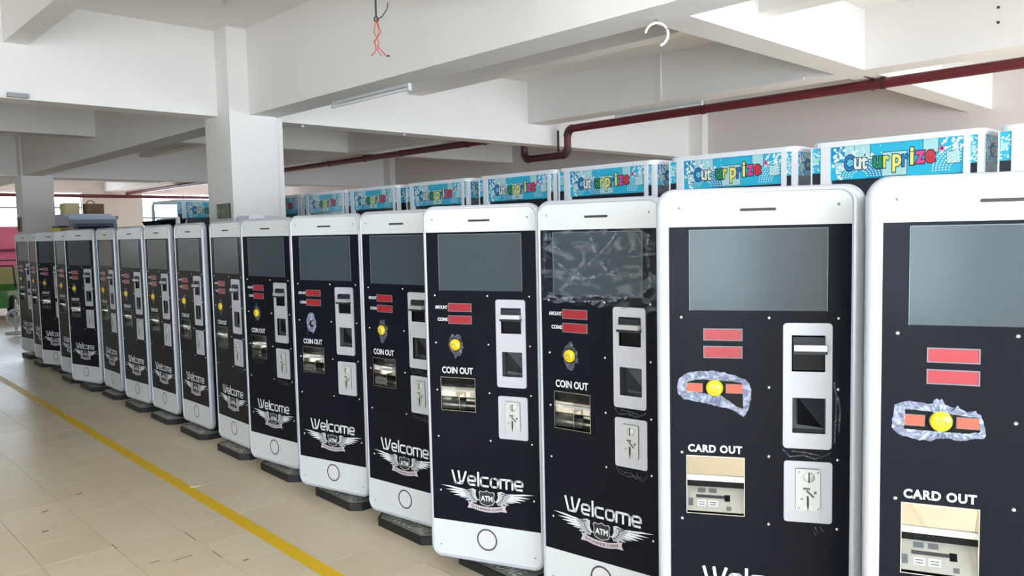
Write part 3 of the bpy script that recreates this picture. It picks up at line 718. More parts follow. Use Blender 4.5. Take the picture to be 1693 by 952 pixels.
KIOSKS = {1: (1.949, 0.490, -0.407), 2: (1.966, 1.080, -0.541), 3: (2.088, 1.753, -0.135), 4: (2.043, 2.309, -0.392), 5: (2.108, 2.949, -0.129), 6: (2.098, 3.564, -0.235),
          7: (2.126, 4.262, -0.114), 8: (2.166, 4.887, 0.024), 9: (2.203, 5.580, 0.004), 10: (2.219, 6.231, -0.011), 11: (2.210, 6.808, -0.053), 12: (2.242, 7.533, 0.016),
          13: (2.177, 8.085, -0.228), 14: (2.218, 8.729, -0.106), 15: (2.258, 9.457, -0.280), 16: (2.276, 10.111, -0.055), 17: (2.339, 10.954, -0.105)}
ORD = {4: 'second', 5: 'third', 6: 'fourth', 7: 'fifth', 8: 'sixth', 9: 'seventh', 10: 'eighth', 11: 'ninth', 12: 'tenth', 13: 'eleventh', 14: 'twelfth', 15: 'thirteenth', 16: 'fourteenth'}
LABELS = {1: 'phone-shaped kiosk with CARD OUT slot and roughly rectangular torn film, at the row end',
          2: 'phone-shaped kiosk with CARD OUT slot, torn film sagging to a point below its button',
          3: 'phone-shaped coin kiosk with crinkled clear film over its screen',
          4: 'phone-shaped coin kiosk with clean screen, next to the one with film-covered screen',
          6: 'phone-shaped coin kiosk without yellow button, grey film torn around the hole',
          15: 'phone-shaped coin kiosk with a yellow box on its top',
          17: 'phone-shaped coin kiosk ending the row beside the white floor fan'}
BASE = {1: (0.08, 0.03), 2: (0.10, 0.05), 3: (0.045, 0.015), 4: (0.08, 0.03), 5: (0.032, 0.016), 6: (0.061, 0.022), 7: (0.047, -0.007), 8: (0.014, 0.004), 9: (0.001, 0.001), 10: (0.001, -0.011), 11: (0.015, 0.02), 13: (0.05, 0.02), 15: (0.06, 0.02)}
def film_ring(outer, inner, seed, m, depth=0.006):
    r = random.Random(seed); b = K(); n = len(outer)
    V = []
    for k in range(3):
        t = k/2
        for o, i in zip(outer, inner):
            V.append((o[0]*(1-t)+i[0]*t + r.uniform(-0.0015, 0.0015), -0.0015 - (r.uniform(0.001, depth) if k else 0.0), o[1]*(1-t)+i[1]*t + r.uniform(-0.0015, 0.0015)))
    F = [(k*n+i, k*n+(i+1) % n, (k+1)*n+(i+1) % n, (k+1)*n+i) for k in range(2) for i in range(n)]
    b.add(V, F, m)
    return b
def resample(P, n):
    L = [math.dist(P[i], P[(i+1) % len(P)]) for i in range(len(P))]; T = sum(L); out = []
    for k in range(n):
        s = T*k/n
        for i, l in enumerate(L):
            if s <= l or i == len(L)-1:
                t = s/l; a, c = P[i], P[(i+1) % len(P)]; out.append((a[0]+(c[0]-a[0])*t, a[1]+(c[1]-a[1])*t)); break
            s -= l
    return out
def radial(P, c, n):
    """polygon sampled at even angles round c"""
    out = []
    for k in range(n):
        a = 2*PI*k/n; d = (math.cos(a), math.sin(a)); best = 0
        for i in range(len(P)):
            p, q = P[i], P[(i+1) % len(P)]; ex, ez = q[0]-p[0], q[1]-p[1]
            den = d[0]*ez - d[1]*ex
            if abs(den) < 1e-12: continue
            t = ((p[0]-c[0])*ez - (p[1]-c[1])*ex)/den; u = ((p[0]-c[0])*d[1] - (p[1]-c[1])*d[0])/den
            if 0 <= u <= 1 and t > best: best = t
        out.append((c[0]+d[0]*best, c[1]+d[1]*best))
    return out
def coin_film(seed, big=1.0):
    r = random.Random(seed); n = 22; O = []; I = []
    for k in range(n):
        a = 2*PI*k/n; sp = r.uniform(0.030, 0.042)
        vert = abs(math.sin(a))**3
        O.append((-0.113 + math.cos(a)*sp*0.92, 1.103 + math.sin(a)*(sp*0.95 + vert*r.uniform(0.004, 0.024)*big))); I.append((-0.115+math.cos(a)*0.027, 1.103+math.sin(a)*0.027))
    return film_ring(O, I, seed, 'film_torn', 0.004)
def squiggles(paths, m='film_grey', w=0.0025):
    b = K()
    for P in paths: b.stroke(P, w, -0.0012, m)
    return b
def kiosk(k):
    x, y, a = KIOSKS[k]; t = 'card' if k < 3 else 'coin'
    lab = LABELS.get(k) or 'phone-shaped coin kiosk, %s in the row counting from the film-covered one' % ORD[k]
    o = thing('exchange_kiosk', lab, 'kiosk', (x*S, y*S, 0), -PI/2 - a, 'phone-shaped exchange kiosks in the long row')
    P = lambda name, key, par=o: place(name, M[key], par)
    bd = BASE.get(k, (0.008, 0.0)); th = -PI/2 - a; ct, st_ = math.cos(th), math.sin(th)
    bl_ = ((bd[0]*ct + bd[1]*st_)*S, (-bd[0]*st_ + bd[1]*ct)*S, 0)      # the bases stand square to the row, the kiosks swivel on them
    tr = None
    for nm, ky in (('base_plate', 'base'), ('tread_plate', 'tread'), ('plinth', 'plinth')):
        q = P(nm, ky); q.location = bl_; q.rotation_euler = (0, 0, a - 0.02)
        if nm == 'tread_plate': tr = q
    P('lettering', 'tread_text', tr)
    P('cabinet_body', 'body'); P('door_frame', 'shell_'+t)
    tpn = P('top_panel', 'top_panel'); P('speaker_slot', 'slot', tpn)
    bp = P('bottom_panel', 'bottom_panel'); P('home_button', 'home', bp)
    fp = P('front_panel', 'front_panel_'+t)
    P('welcome_lettering', 'welcome', fp); P('out_lettering', 'out_'+t, fp)
    wb = P('winged_badge', 'badge'); P('lettering', 'atm_text', wb); P('ribbon_lettering', 'ribbon_text', wb)
    sc = P('screen', 'screen'); P('screen_bezel', 'screen_bezel', sc)
    for z in DZ:
        d = P('display', 'display%g' % z); d['label'] = 'red display window'; P('display_frame', 'display_frame%g' % z, d)
    if t == 'coin':
        P('display_lettering', 'amount', fp); P('display_lettering', 'coins', fp)
    if k != 6:
        bt = P('lamp_button', 'button'); bt['label'] = 'round yellow lamp button'; P('hand_mark', 'button_mark', bt); P('button_collar', 'button_ring', bt)
    tray = P(t+'_tray', 'pocket_'+t); P('flap', 'flap_'+t, tray)
    if t == 'coin': P('coin_chute', 'chute_coin', tray)
    else:
        P('card_slot', 'slot_card', tray); P('card_dispenser', 'tray_card', tray)
        P('indicator', 'orange_l'); P('indicator', 'orange_r')
    bl = P('bill_plate', 'bill_plate'); P('bill_acceptor', 'bill_unit', bl); P('bill_mouth', 'bill_lip', bl); P('bill_tray', 'bill_pocket', bl); P('bill_door', 'bill_window', bl)
    cp = P('coin_plate', 'coin_plate'); P('coin_acceptor', 'coin_mech', cp); P('coin_slot', 'coin_slot', cp); P('markings', 'coin_marks', cp); P('coin_return', 'coin_return', cp); P('mech_screws', 'mech_screws', cp)
    for u, z in SCREWS: place('screw', M['screw'], o, (u*S, -0.0001, (z-Z0)*S))
    for u, z in SCREWS_S: place('panel_screw', M['screw_s'], o, (u*S, -0.0001, (z-Z0)*S))
    for z in (1.48, 0.96, 0.45) if k > 6 else (): place('hinge', M['hinge'], o, (0, 0, (z-Z0)*S))
    # torn protective film left on this kiosk
    if k == 1:
        out = [(-0.209, 1.137), (-0.19, 1.142), (-0.178, 1.147), (-0.165, 1.144), (-0.14, 1.140), (-0.133, 1.142), (-0.126, 1.155), (-0.121, 1.150), (-0.112, 1.156), (-0.107, 1.142), (-0.09, 1.135), (-0.082, 1.146), (-0.079, 1.133), (-0.058, 1.126), (-0.05, 1.134), (-0.036, 1.120), (-0.026, 1.088), (-0.026, 1.074), (-0.036, 1.064), (-0.043, 1.070), (-0.07, 1.061), (-0.10, 1.064), (-0.126, 1.062), (-0.129, 1.055), (-0.16, 1.057), (-0.19, 1.062), (-0.208, 1.070), (-0.216, 1.085), (-0.212, 1.105)]
        inn = [(-0.190, 1.128), (-0.12, 1.124), (-0.04, 1.118), (-0.037, 1.082), (-0.06, 1.078), (-0.192, 1.080)]
    elif k == 2:
        out = [(-0.213, 1.128), (-0.19, 1.143), (-0.16, 1.148), (-0.12, 1.150), (-0.09, 1.147), (-0.055, 1.137), (-0.03, 1.128), (-0.018, 1.108), (-0.018, 1.075), (-0.024, 1.048), (-0.036, 1.022), (-0.052, 1.03), (-0.06, 1.042), (-0.10, 1.050), (-0.13, 1.056), (-0.17, 1.064), (-0.20, 1.068), (-0.216, 1.085), (-0.218, 1.11)]
        inn = [(-0.192, 1.120), (-0.15, 1.128), (-0.09, 1.126), (-0.04, 1.120), (-0.037, 1.044), (-0.044, 1.042), (-0.1, 1.084), (-0.15, 1.086), (-0.193, 1.090)]
    if k < 3:
        c = (-0.115, 1.1); f = K(); f.flat(inn, -0.0010, 'black_plastic'); f.build('button_hole', o)
        fm = film_ring(radial(out, c, 72), radial(inn, c, 72), k, 'film', 0.007).build('torn_film', o); fm['label'] = 'crinkled torn clear film around the button'
        cr_ = K()
        rr = random.Random(k)
        for p, q in zip(inn, inn[1:]+inn[:1]): cr_.stroke([(p[0], p[1]), ((p[0]+q[0])/2+rr.uniform(-0.002, 0.002), (p[1]+q[1])/2+rr.uniform(0, 0.003)), q], 0.0035, -0.0085, 'film_crease')
        cr_.build('film_edge', o)
    elif k == 6:
        r = random.Random(9); O = []
        for q in range(20):
            an = 2*PI*q/20; O.append((-0.115 + math.cos(an)*r.uniform(0.03, 0.042), 1.098 + math.sin(an)*r.uniform(0.045, 0.062)))
        I = [(-0.108 + 0.018*math.cos(2*PI*q/20), 1.092 + 0.018*math.sin(2*PI*q/20)) for q in range(20)]
        film_ring(O, I, 6, 'film', 0.004).build('torn_film', o)
        f = K(); f.disc(-0.108, 1.092, 0.019, -0.001, 'black_plastic'); f.dome(-0.106, 1.095, 0.012, -0.001, 0.003, 'screw_grey'); f.build('button_hole', o)
        squiggles([[(-0.145, 1.075), (-0.150, 1.02), (-0.147, 0.975)], [(-0.14, 1.06), (-0.143, 1.03)]]).build('film_strip', o)
    else: coin_film(k, 1.0 if k < 5 else 1.5).build('torn_film', o)
    if k in (2, 3, 5, 7, 8):
        zt = {2: 0.73, 3: 0.733, 5: 0.733, 7: 0.73, 8: 0.732}[k]
        r = random.Random(k*3)
        paths = [[(0.07, zt), (0.085, zt-0.022), (0.12, zt-0.028), (0.15, zt-0.020), (0.175, zt-0.034), (0.19, zt-0.012)],
                 [(0.08, zt-0.004), (0.10, zt-0.016), (0.13, zt-0.014), (0.145, zt-0.03), (0.17, zt-0.02)], [(0.15, zt-0.008), (0.165, zt-0.04)]] if k != 2 else [[(0.15, zt-0.003), (0.158, zt-0.022)], [(0.163, zt-0.003), (0.171, zt-0.016)], [(0.146, zt-0.018), (0.152, zt-0.026)]]
        squiggles(paths, w=0.003).build('film_residue', o)
    if k in (2, 3, 5):
        squiggles([[(0.066, 0.938), (0.085, 0.918), (0.12, 0.924), (0.15, 0.915), (0.18, 0.928), (0.19, 0.936)], [(0.09, 0.934), (0.13, 0.931), (0.16, 0.925)]], w=0.004).build('film_residue', o)
        if k == 2: squiggles([[(0.196, 1.13), (0.203, 1.08), (0.20, 1.01), (0.198, 0.96)], [(0.205, 1.09), (0.212, 1.05), (0.209, 0.99)]], w=0.005).build('film_residue', o)
    if k in (7, 8):
        squiggles([[(-0.17, 0.833), (-0.15, 0.80), (-0.13, 0.815), (-0.11, 0.79), (-0.09, 0.82), (-0.07, 0.80), (-0.05, 0.833)], [(-0.14, 0.83), (-0.12, 0.80)]]).build('film_residue', o)
    if k == 3:
        nx, nz = 36, 22; r = random.Random(2); f = K(); V = []; F = []
        for j in range(nz+1):
            for i in range(nx+1):
                u = -0.2365 + 0.473*i/nx; zb_ = 1.297 - 0.022*(i/nx) + 0.005*math.sin(i*0.9); z = zb_ + (1.551-zb_)*j/nz
                edge = min(i, nx-i, 4)/4 * min(j+1, nz-j, 3)/3
                V.append((u, -0.0036 - edge*(0.0022*(1+math.sin(u*41+z*63)*math.cos(z*57-u*23)) + r.uniform(0, 0.0012)), z))
        for j in range(nz):
            for i in range(nx): F.append((j*(nx+1)+i, j*(nx+1)+i+1, (j+1)*(nx+1)+i+1, (j+1)*(nx+1)+i))
        f.add(V, F, 'film_sheet', True)
        sh = f.build('film_sheet', o); sh['label'] = 'crinkled clear film over the screen'
        for pts, w in (([(-0.20, 1.315), (-0.15, 1.305), (-0.05, 1.318), (0.03, 1.322), (0.10, 1.318), (0.17, 1.326), (0.21, 1.36), (0.214, 1.42)], 0.006), ([(-0.09, 1.385), (-0.02, 1.382), (0.04, 1.398), (0.12, 1.392), (0.21, 1.405)], 0.005),
                       ([(-0.18, 1.45), (-0.12, 1.41), (-0.09, 1.385), (-0.13, 1.35)], 0.005), ([(-0.07, 1.395), (0.0, 1.455), (0.06, 1.505), (0.09, 1.545)], 0.004), ([(-0.03, 1.545), (0.0, 1.48), (0.03, 1.43), (0.05, 1.40)], 0.007),
                       ([(-0.205, 1.54), (-0.215, 1.44), (-0.21, 1.36)], 0.008), ([(-0.19, 1.54), (-0.18, 1.50), (-0.14, 1.48)], 0.004), ([(0.205, 1.53), (0.20, 1.47), (0.212, 1.40)], 0.006), ([(-0.2, 1.33), (-0.17, 1.312), (-0.11, 1.30), (0.0, 1.302), (0.1, 1.31)], 0.004), ([(0.05, 1.40), (0.09, 1.41), (0.11, 1.372)], 0.005)):
            fine = []; g = K()
            for p, q in zip(pts, pts[1:]):
                for t_ in range(6): fine.append((p[0]+(q[0]-p[0])*t_/6 + r.uniform(-0.003, 0.003), p[1]+(q[1]-p[1])*t_/6 + r.uniform(-0.003, 0.003)))
            for i_ in range(len(fine)-1): g.stroke(fine[i_:i_+2], w*r.uniform(0.5, 2.4), -0.0095 - 0.0001*(i_ % 3), 'film_soft')
            g.build('film_crease', sh)
    return o
for k in KIOSKS: kiosk(k)

# ------------------------------------------------------------------ prize machines behind the kiosks
MW, MD, MT = 0.865, 0.85, 1.995
def plan(x0, x1, y0, y1, r, n=5):
    P = []
    for cx, cy, t in ((x1-r, y1-r, 0), (x0+r, y1-r, PI/2), (x0+r, y0+r, PI), (x1-r, y0+r, 1.5*PI)):
        for i in range(n+1): P.append((cx+r*math.cos(t+PI/2*i/n), cy+r*math.sin(t+PI/2*i/n)))
    return P
a_ = MW/2
N = {}
b = MB(); b.slab(plan(-a_, a_, 0, MD, 0.05), 0.0, 0.10, 'body_black'); b.slab(plan(-a_, a_, 0, MD, 0.05), 0.10, 0.86, 'cab_white'); N['cabinet'] = b.mesh('lower_cabinet')
b = MB(); b.slab(plan(-a_, a_, 0, MD, 0.06), 1.966, MT, 'cab_white'); N['cap'] = b.mesh('top_cap')
b = MB(); b.box(-a_+0.05, a_-0.05, 0.03, MD-0.02, 0.86, 1.79, 'cab_dark'); N['chamber'] = b.mesh('glass_chamber')
b = MB(); b.box(-0.323, 0.343, 0.012, 0.03, 1.787, 1.966, 'sign_cyan'); N['sign'] = b.mesh('sign_panel')
def post(x0, x1, y0, y1): return MB().box(x0, x1, y0, y1, 0.86, 1.966, 'cab_white').mesh('post')
N['posts'] = [post(-a_+0.001, -a_+0.007, 0.004, 0.02), post(-0.375, -0.323, 0.004, 0.04), post(0.343, 0.373, 0.004, 0.04), post(0.405, a_-0.001, 0.004, 0.035), post(a_-0.03, a_-0.001, MD-0.04, MD-0.002), post(-a_+0.001, -a_+0.03, MD-0.04, MD-0.002)]
def strip(x0, x1):
    b = MB(); b.box(x0, x1, 0.012, 0.02, 0.86, 1.83, 'cab_dark'); b.box(x0, x1, 0.012, 0.02, 1.83, 1.966, 'sign_cyan')
    r = random.Random(int(x0*1000))
    for _ in range(26): b.disc(r.uniform(x0+0.004, x1-0.004), r.uniform(1.835, 1.96), r.uniform(0.003, 0.006), 0.0115, 'sign_white', 8)
    b.box(x0+0.004, x0+(x1-x0)*0.7, 0.0112, 0.012, 1.885, 1.915, 'sign_pale')
    return b.mesh('side_strip')
N['strips'] = [strip(-a_+0.007, -0.375), strip(0.373, 0.405)]
LET = [('C', 'let_blue'), ('u', 'let_white'), ('t', 'let_white'), (' ', None), ('u', 'let_green'), ('r', 'let_lime'), (' ', None), ('p', 'let_yellow'), ('r', 'let_blue'), ('i', 'let_yellow'), ('z', 'let_pink'), ('e', 'let_red')]
def sign_art(X, Zf, y, T=None):
    """printed artwork; X(u), Zf(v) map 0..1 sign coordinates"""
    b = MB(T); r = random.Random(11)
    def rect(u0, u1, v0, v1, m, dy): b.flat([(X(u0), Zf(v0)), (X(u1), Zf(v0)), (X(u1), Zf(v1)), (X(u0), Zf(v1))], y-dy, m)
    rect(0.0, 0.14, 0.55, 1.0, 'sign_blue', 0.0003); rect(0.3, 0.42, 0.0, 0.6, 'sign_blue', 0.0003); rect(0.12, 0.2, 0.7, 1.0, 'sign_pale', 0.0005)
    for u0, u1, v0, v1 in ((0.04, 0.11, 0.25, 0.52), (0.20, 0.32, 0.58, 1.0), (0.42, 0.60, 0.04, 0.72), (0.72, 0.825, 0.62, 1.0), (0.885, 0.975, 0.28, 0.60)):
        rect(u0-0.004, u1+0.004, v0-0.02, v1+0.02, 'sign_line', 0.0005); rect(u0, u1, v0, v1, 'sign_pale', 0.0007)
    asp = abs(X(1)-X(0)) / abs(Zf(1)-Zf(0))
    def dot(u, v, q): 
        if 0.01 < u < 0.99 and 0.02 < v < 0.98: b.disc(X(u), Zf(v), q*0.175, y-0.0009, 'sign_white', 8)
    for cu, cv in ((0.24, 0.0), (0.97, 0.1)):
        for ring in range(3, 9):
            for q in range(4*ring):
                an = PI*q/(4*ring-1); dot(cu + math.cos(an)*ring*0.085/asp*1.0, cv + math.sin(an)*ring*0.085, 0.022)
    for _ in range(30): dot(r.uniform(0.0, 0.42), r.uniform(0.55, 1), r.uniform(0.02, 0.06))
    for _ in range(30): dot(r.uniform(0.84, 1.0), r.uniform(0.6, 1), r.uniform(0.025, 0.055))
    for _ in range(14): dot(r.uniform(0.0, 0.12), r.uniform(0, 1), r.uniform(0.03, 0.06))
    pos = [0.115, 0.195, 0.255, 0, 0.345, 0.425, 0, 0.495, 0.565, 0.625, 0.665, 0.735]; wid = [0.075, 0.058, 0.045, 0, 0.07, 0.045, 0, 0.065, 0.045, 0.026, 0.065, 0.07]
    for (ch, m), u, w in zip(LET, pos, wid):
        if not m: continue
        z0, z1 = {'C': (0.26, 0.72), 't': (0.27, 0.68), 'i': (0.31, 0.80), 'p': (0.14, 0.64)}.get(ch, (0.28, 0.62))
        if ch in 'ze' : z0, z1 = 0.33, 0.68
        text(b, ch, X(u), X(u+w), Zf(z0), Zf(z1), y-0.0012, 'sign_line', 0.075, fit=(ch, 0.025, 1.0))
        text(b, ch, X(u), X(u+w), Zf(z0), Zf(z1), y-0.0016, m, 0.03, fit=(ch, 0.025, 1.0))
    for q in range(10):
        an = 2*PI*q/10; c = (X(0.85), Zf(0.70)); L = 0.022 if q % 2 else 0.013
        b.stroke([c, (c[0]+L*math.cos(an), c[1]+L*math.sin(an))], 0.004, y-0.0014, 'let_pink')
    return b
N['art'] = sign_art(lambda u: -0.323 + 0.666*u, lambda v: 1.787 + 0.179*v, 0.012).mesh('sign_print')
# the near side carries the same print
TS = lambda p: (a_ - 0.004 - p[1], p[0], p[2])
b = MB(); b.box(a_-0.02, a_-0.006, 0.035, MD-0.04, 1.83, 1.966, 'sign_cyan'); b.box(a_-0.02, a_-0.006, 0.035, MD-0.04, 0.86, 1.83, 'cab_dark'); N['side'] = b.mesh('side_panel')
N['side_art'] = sign_art(lambda u: 0.035 + (MD-0.075)*u, lambda v: 1.83 + 0.136*v, 0.0, lambda p: (a_ - 0.0055 - p[1], p[0], p[2])).mesh('sign_print')
TL = lambda p: (-p[0], p[1], p[2])
b = MB(); b.box(-a_+0.006, -a_+0.02, 0.02, MD-0.04, 0.86, 1.966, 'clear_glass'); N['far_side'] = b.mesh('glass_side')
b = MB(); b.box(-0.3, 0.3, -0.012, 0.0, 0.18, 0.6, 'cab_white'); b.box(-0.24, 0.24, -0.016, -0.012, 0.24, 0.5, 'cab_dark'); N['door'] = b.mesh('prize_door')
b = MB(); b.slab([(-0.36, 0.004), (-0.36, -0.09), (0.36, -0.09), (0.36, 0.004)], 0.80, 0.86, 'cab_white'); N['shelf'] = b.mesh('control_panel')
b = MB(); b.dome(0.1, 0, 0.03, 0, 0.02, 'let_red'); b.xf = lambda p: (p[0], -0.05 + p[2], 0.86 - p[1]); N['knob'] = b.mesh('push_button')
def prize_machine(x, y, rz, label, group='prize machines in a row behind the kiosks'):
    o = thing('prize_machine', label, 'arcade machine', (x, y, 0), rz, group)
    place('lower_cabinet', N['cabinet'], o); place('prize_door', N['door'], o); sh = place('control_panel', N['shelf'], o); place('push_button', N['knob'], sh)
    place('glass_chamber', N['chamber'], o); place('top_cap', N['cap'], o)
    s = place('sign_panel', N['sign'], o); s['label'] = 'cyan sign reading Cut ur prize'; place('sign_print', N['art'], s)
    for me in N['posts']: place('post', me, o)
    for me in N['strips']: place('side_strip', me, o)
    sp_ = place('side_panel', N['side'], o); place('sign_print', N['side_art'], sp_); place('glass_side', N['far_side'], o)
    return o
FARE = [1.119, 2.042, 2.994, 3.968, 4.857, 5.853, 6.838, 7.715, 8.62]
ordn = ['ninth', 'eighth', 'seventh', 'sixth', 'fifth', 'fourth', 'third', 'second', 'first']
for e_, w_ in zip(FARE, ordn):
    prize_machine(4.3, e_ - a_, -PI/2, 'white prize machine with cyan Cut ur prize sign, %s in its row from the column' % w_)
m9 = prize_machine(3.46 + a_*0.93, 9.02, 0, 'lone white prize machine turned to face the column, glass side showing', 'prize machines standing apart')
m9.scale = (0.93, 0.95, 0.995)

# ------------------------------------------------------------------ things at the far end
# grey arcade cabinet
g = thing('arcade_cabinet', 'grey metallic arcade cabinet with slanted dark blue screen behind the kiosks', 'arcade machine', (3.76, 13.0, 0), 0.05)
MB().prism([(-0.36, 0), (0.36, 0), (0.36, 1.15), (-0.36, 1.15)], 0, 0.7, 'grey_cab').build('lower_cabinet', g)
b = MB(); b.add([(-0.36, 0.0, 1.15), (0.36, 0.0, 1.15), (0.34, 0.12, 1.86), (-0.34, 0.12, 1.86), (-0.36, 0.7, 1.15), (0.36, 0.7, 1.15), (0.34, 0.6, 1.90), (-0.34, 0.6, 1.90)], [(0, 1, 2, 3), (1, 5, 6, 2), (5, 4, 7, 6), (4, 0, 3, 7), (3, 2, 6, 7)], 'grey_cab'); b.build('monitor_housing', g)
b = MB(); b.add([(-0.30, 0.008-0.02, 1.25), (0.30, 0.008-0.02, 1.25), (0.28, 0.095, 1.80), (-0.28, 0.095, 1.80)], [(0, 1, 2, 3)], 'grey_cab_dark'); b.build('bezel', g)
b = MB(); b.add([(-0.24, 0.005-0.01, 1.32), (0.24, 0.005-0.01, 1.32), (0.23, 0.082, 1.755), (-0.23, 0.082, 1.755)], [(0, 1, 2, 3)], 'cab_dark'); b.build('screen', g)
b = MB(); b.slab(plan(-0.37, 0.37, 0.08, 0.66, 0.05), 1.86, 1.915, 'grey_cab'); b.build('top_cap', g)
MB().box(-0.46, -0.36, 0.2, 0.5, 0, 1.77, 'dark_grey').build('side_box', g)
# tall cabinet with basket on top
c = thing('storage_cabinet', 'tall grey storage cabinet standing beyond the grey arcade cabinet', 'cabinet', (4.05, 14.2, 0))
MB().box(-0.42, 0.30, 0, 0.5, 0, 1.98, 'grey_cab').build('carcass', c)
for s in (-1, 1):
    d = MB().box(-0.06+0.01*s, -0.06+0.34*s, -0.02, 0, 0.08, 1.94, 'grey_cab').build('door', c); MB().box(-0.06+0.03*s, -0.06+0.05*s, -0.04, -0.02, 0.9, 1.1, 'lip_silver').build('handle', d)
bk = thing('wicker_basket', 'brown wicker basket with a handle on top of the cabinet', 'basket', (4.12, 14.35, 1.98))
b = MB(); b.slab(plan(-0.14, 0.14, -0.1, 0.1, 0.04), 0, 0.17, 'wicker')
for i in range(5): b.tube([(p[0]*1.03, p[1]*1.03, 0.015+0.035*i) for p in plan(-0.14, 0.14, -0.1, 0.1, 0.04)] + [(0.1442, 0.06, 0.015+0.035*i)], 0.008, 'wicker', 6)
b.build('woven_body', bk); MB().torus((-0.04, 0, 0.165), (0, 1, 0), 0.06, 0.008, 'wicker_dark', PI, 2*PI, 14, 6).build('handle', bk)
tag(MB().box(3.68, 3.90, 14.3, 14.6, 1.98, 2.16, 'cream_card').build('carton'), 'pale yellow carton beside the wicker basket', 'box')
# pink partition, railing
pt = thing('partition', 'pink board partition below the far window', 'partition', (0, FAR_Y-0.12, 0))
for i in range(4):
    MB().box(1.6+i*0.95, 1.6+i*0.95+0.945, 0, 0.04, 0.02, 1.95, 'pink_board').build('panel', pt)
MB().box(1.6, 5.4, -0.05, 0.0, 1.28, 1.36, 'maroon').build('rail', pt)
for i in range(5): MB().box(1.58+i*0.95, 1.62+i*0.95, -0.05, 0.05, 0, 1.36, 'maroon').build('post', pt)
# green ride-on vehicle
v = thing('ride_on_jeep', 'small green ride-on jeep with chrome wheels near the pink partition', 'vehicle', (3.64, 19.3, 0), 1.15)
b = MB(); b.prism([(-0.9, 0.22), (0.62, 0.22), (0.66, 0.40), (0.62, 0.62), (0.1, 0.66), (0.0, 0.55), (-0.9, 0.55)], -0.35, 0.35, 'green_paint'); b.build('body', v)
b = MB(); b.prism([(0.30, 0.5), (0.62, 0.5), (0.70, 0.70), (0.62, 0.95), (0.46, 1.0), (0.34, 0.8)], -0.33, 0.33, 'beige_seat'); b.build('seat', v)
b = MB(); b.prism([(0.12, 0.32), (0.2, 0.56), (0.42, 0.66), (0.66, 0.58), (0.74, 0.40), (0.66, 0.40), (0.6, 0.5), (0.42, 0.56), (0.26, 0.5), (0.2, 0.32)], -0.42, -0.3, 'green_paint'); b.build('fender', v)
b = MB(); b.torus((0, 0, 0), (0, 1, 0), 0.17, 0.065, 'tyre', n=28, k=10); tym = b.mesh('tyre')
b = MB()
for q in range(8):
    an = 2*PI*q/8; b.tube([(0, -0.02, 0), (0.125*math.cos(an), -0.02, 0.125*math.sin(an))], 0.016, 'lip_silver', 6)
b.torus((0, -0.02, 0), (0, 1, 0), 0.125, 0.016, 'lip_silver', n=24, k=6); b.dome(0, 0, 0.04, -0.02, 0.03, 'lip_silver'); hubm = b.mesh('wheel_hub')
for x, y in ((0.45, -0.36), (-0.6, -0.36), (0.45, 0.36), (-0.6, 0.36)):
    w_ = place('wheel', tym, v, (x, y, 0.235)); place('wheel_hub', hubm, w_, (0, -0.03, 0))
MB().tube([(0.0, -0.3, 0.6), (-0.12, -0.3, 1.05), (-0.12, 0.3, 1.05), (0.0, 0.3, 0.6)], 0.02, 'dark_grey', 8).build('windscreen_frame', v)
MB().tube([(0.66, -0.3, 0.6), (0.72, -0.3, 1.15), (0.72, 0.3, 1.15), (0.66, 0.3, 0.6)], 0.02, 'dark_grey', 8).build('roll_bar', v)
# floor fan
fan = thing('floor_fan', 'white round floor fan standing behind the end of the kiosk row', 'fan', (3.12, 15.4, 0), 0.0)
MB().slab(plan(-0.17, 0.17, -0.11, 0.11, 0.08), 0, 0.045, 'panel_white').build('base', fan)
MB().tube([(0, 0.06, 0.04), (0, 0.06, 0.24)], 0.02, 'panel_white', 10).build('stem', fan)
b = MB(); b.torus((0, 0, 0.27), (0.3, 1, 0), 0.13, 0.022, 'panel_white', n=32, k=8)
for R_ in (0.035, 0.065, 0.098): b.torus((0, -0.025, 0.27), (0.3, 1, 0), R_, 0.004, 'panel_white', n=28, k=5)
b.build('guard', fan)
for q in range(4):
    an = PI/2*q+0.3; b = MB(); b.add([(0.015*math.cos(an), 0.0, 0.27+0.015*math.sin(an)), (0.11*math.cos(an-0.3), -0.012, 0.27+0.11*math.sin(an-0.3)), (0.11*math.cos(an+0.4), 0.012, 0.27+0.11*math.sin(an+0.4))], [(0, 1, 2)], 'plate')
    b.build('blade', fan)
MB().tube([(0, -0.012, 0.27), (0, 0.06, 0.27)], 0.03, 'panel_white', 14).build('motor', fan)
# things lying on the kiosk tops
KTOP = (ZT - Z0)*S
def on_top(k, u, d):
    x, y, a = KIOSKS[k]; c, s_ = math.cos(-PI/2-a), math.sin(-PI/2-a)
    return (x*S + c*u*S - s_*d*S, y*S + s_*u*S + c*d*S, KTOP - 0.0)
def topbox(name, k, u, d, sx, sy, sz, m, label, cat, dz=0.0):
    p = on_top(k, u, d); x, y, a = KIOSKS[k]
    dz = -0.0006 if d < 0.07 else -0.016*S + 0.0004
    o = thing(name, label, cat, (p[0], p[1], p[2]+dz), -PI/2-a)
    return o
yb = topbox('carton', 15, -0.05, 0.20, 0, 0, 0, '', 'flat yellow box lying on top of a kiosk', 'box')
MB().box(-0.14, 0.07, -0.08, 0.08, 0, 0.052, 'yellow_card').build('box_body', yb); MB().prism([(0.07, 0), (0.20, 0.0), (0.07, 0.045)], -0.08, 0.08, 'brown_card').build('open_flap', yb)
sl = topbox('foam_block', 8, -0.02, 0.2, 0, 0, 0, '', 'grey foam block lying on the kiosk in front of the column', 'foam')
MB().slab(plan(-0.13, 0.11, -0.08, 0.06, 0.02), 0, 0.045, 'plate').build('foam_body', sl); MB().box(-0.10, 0.08, -0.06, 0.04, 0.045, 0.052, 'shell').build('top_sheet', sl)
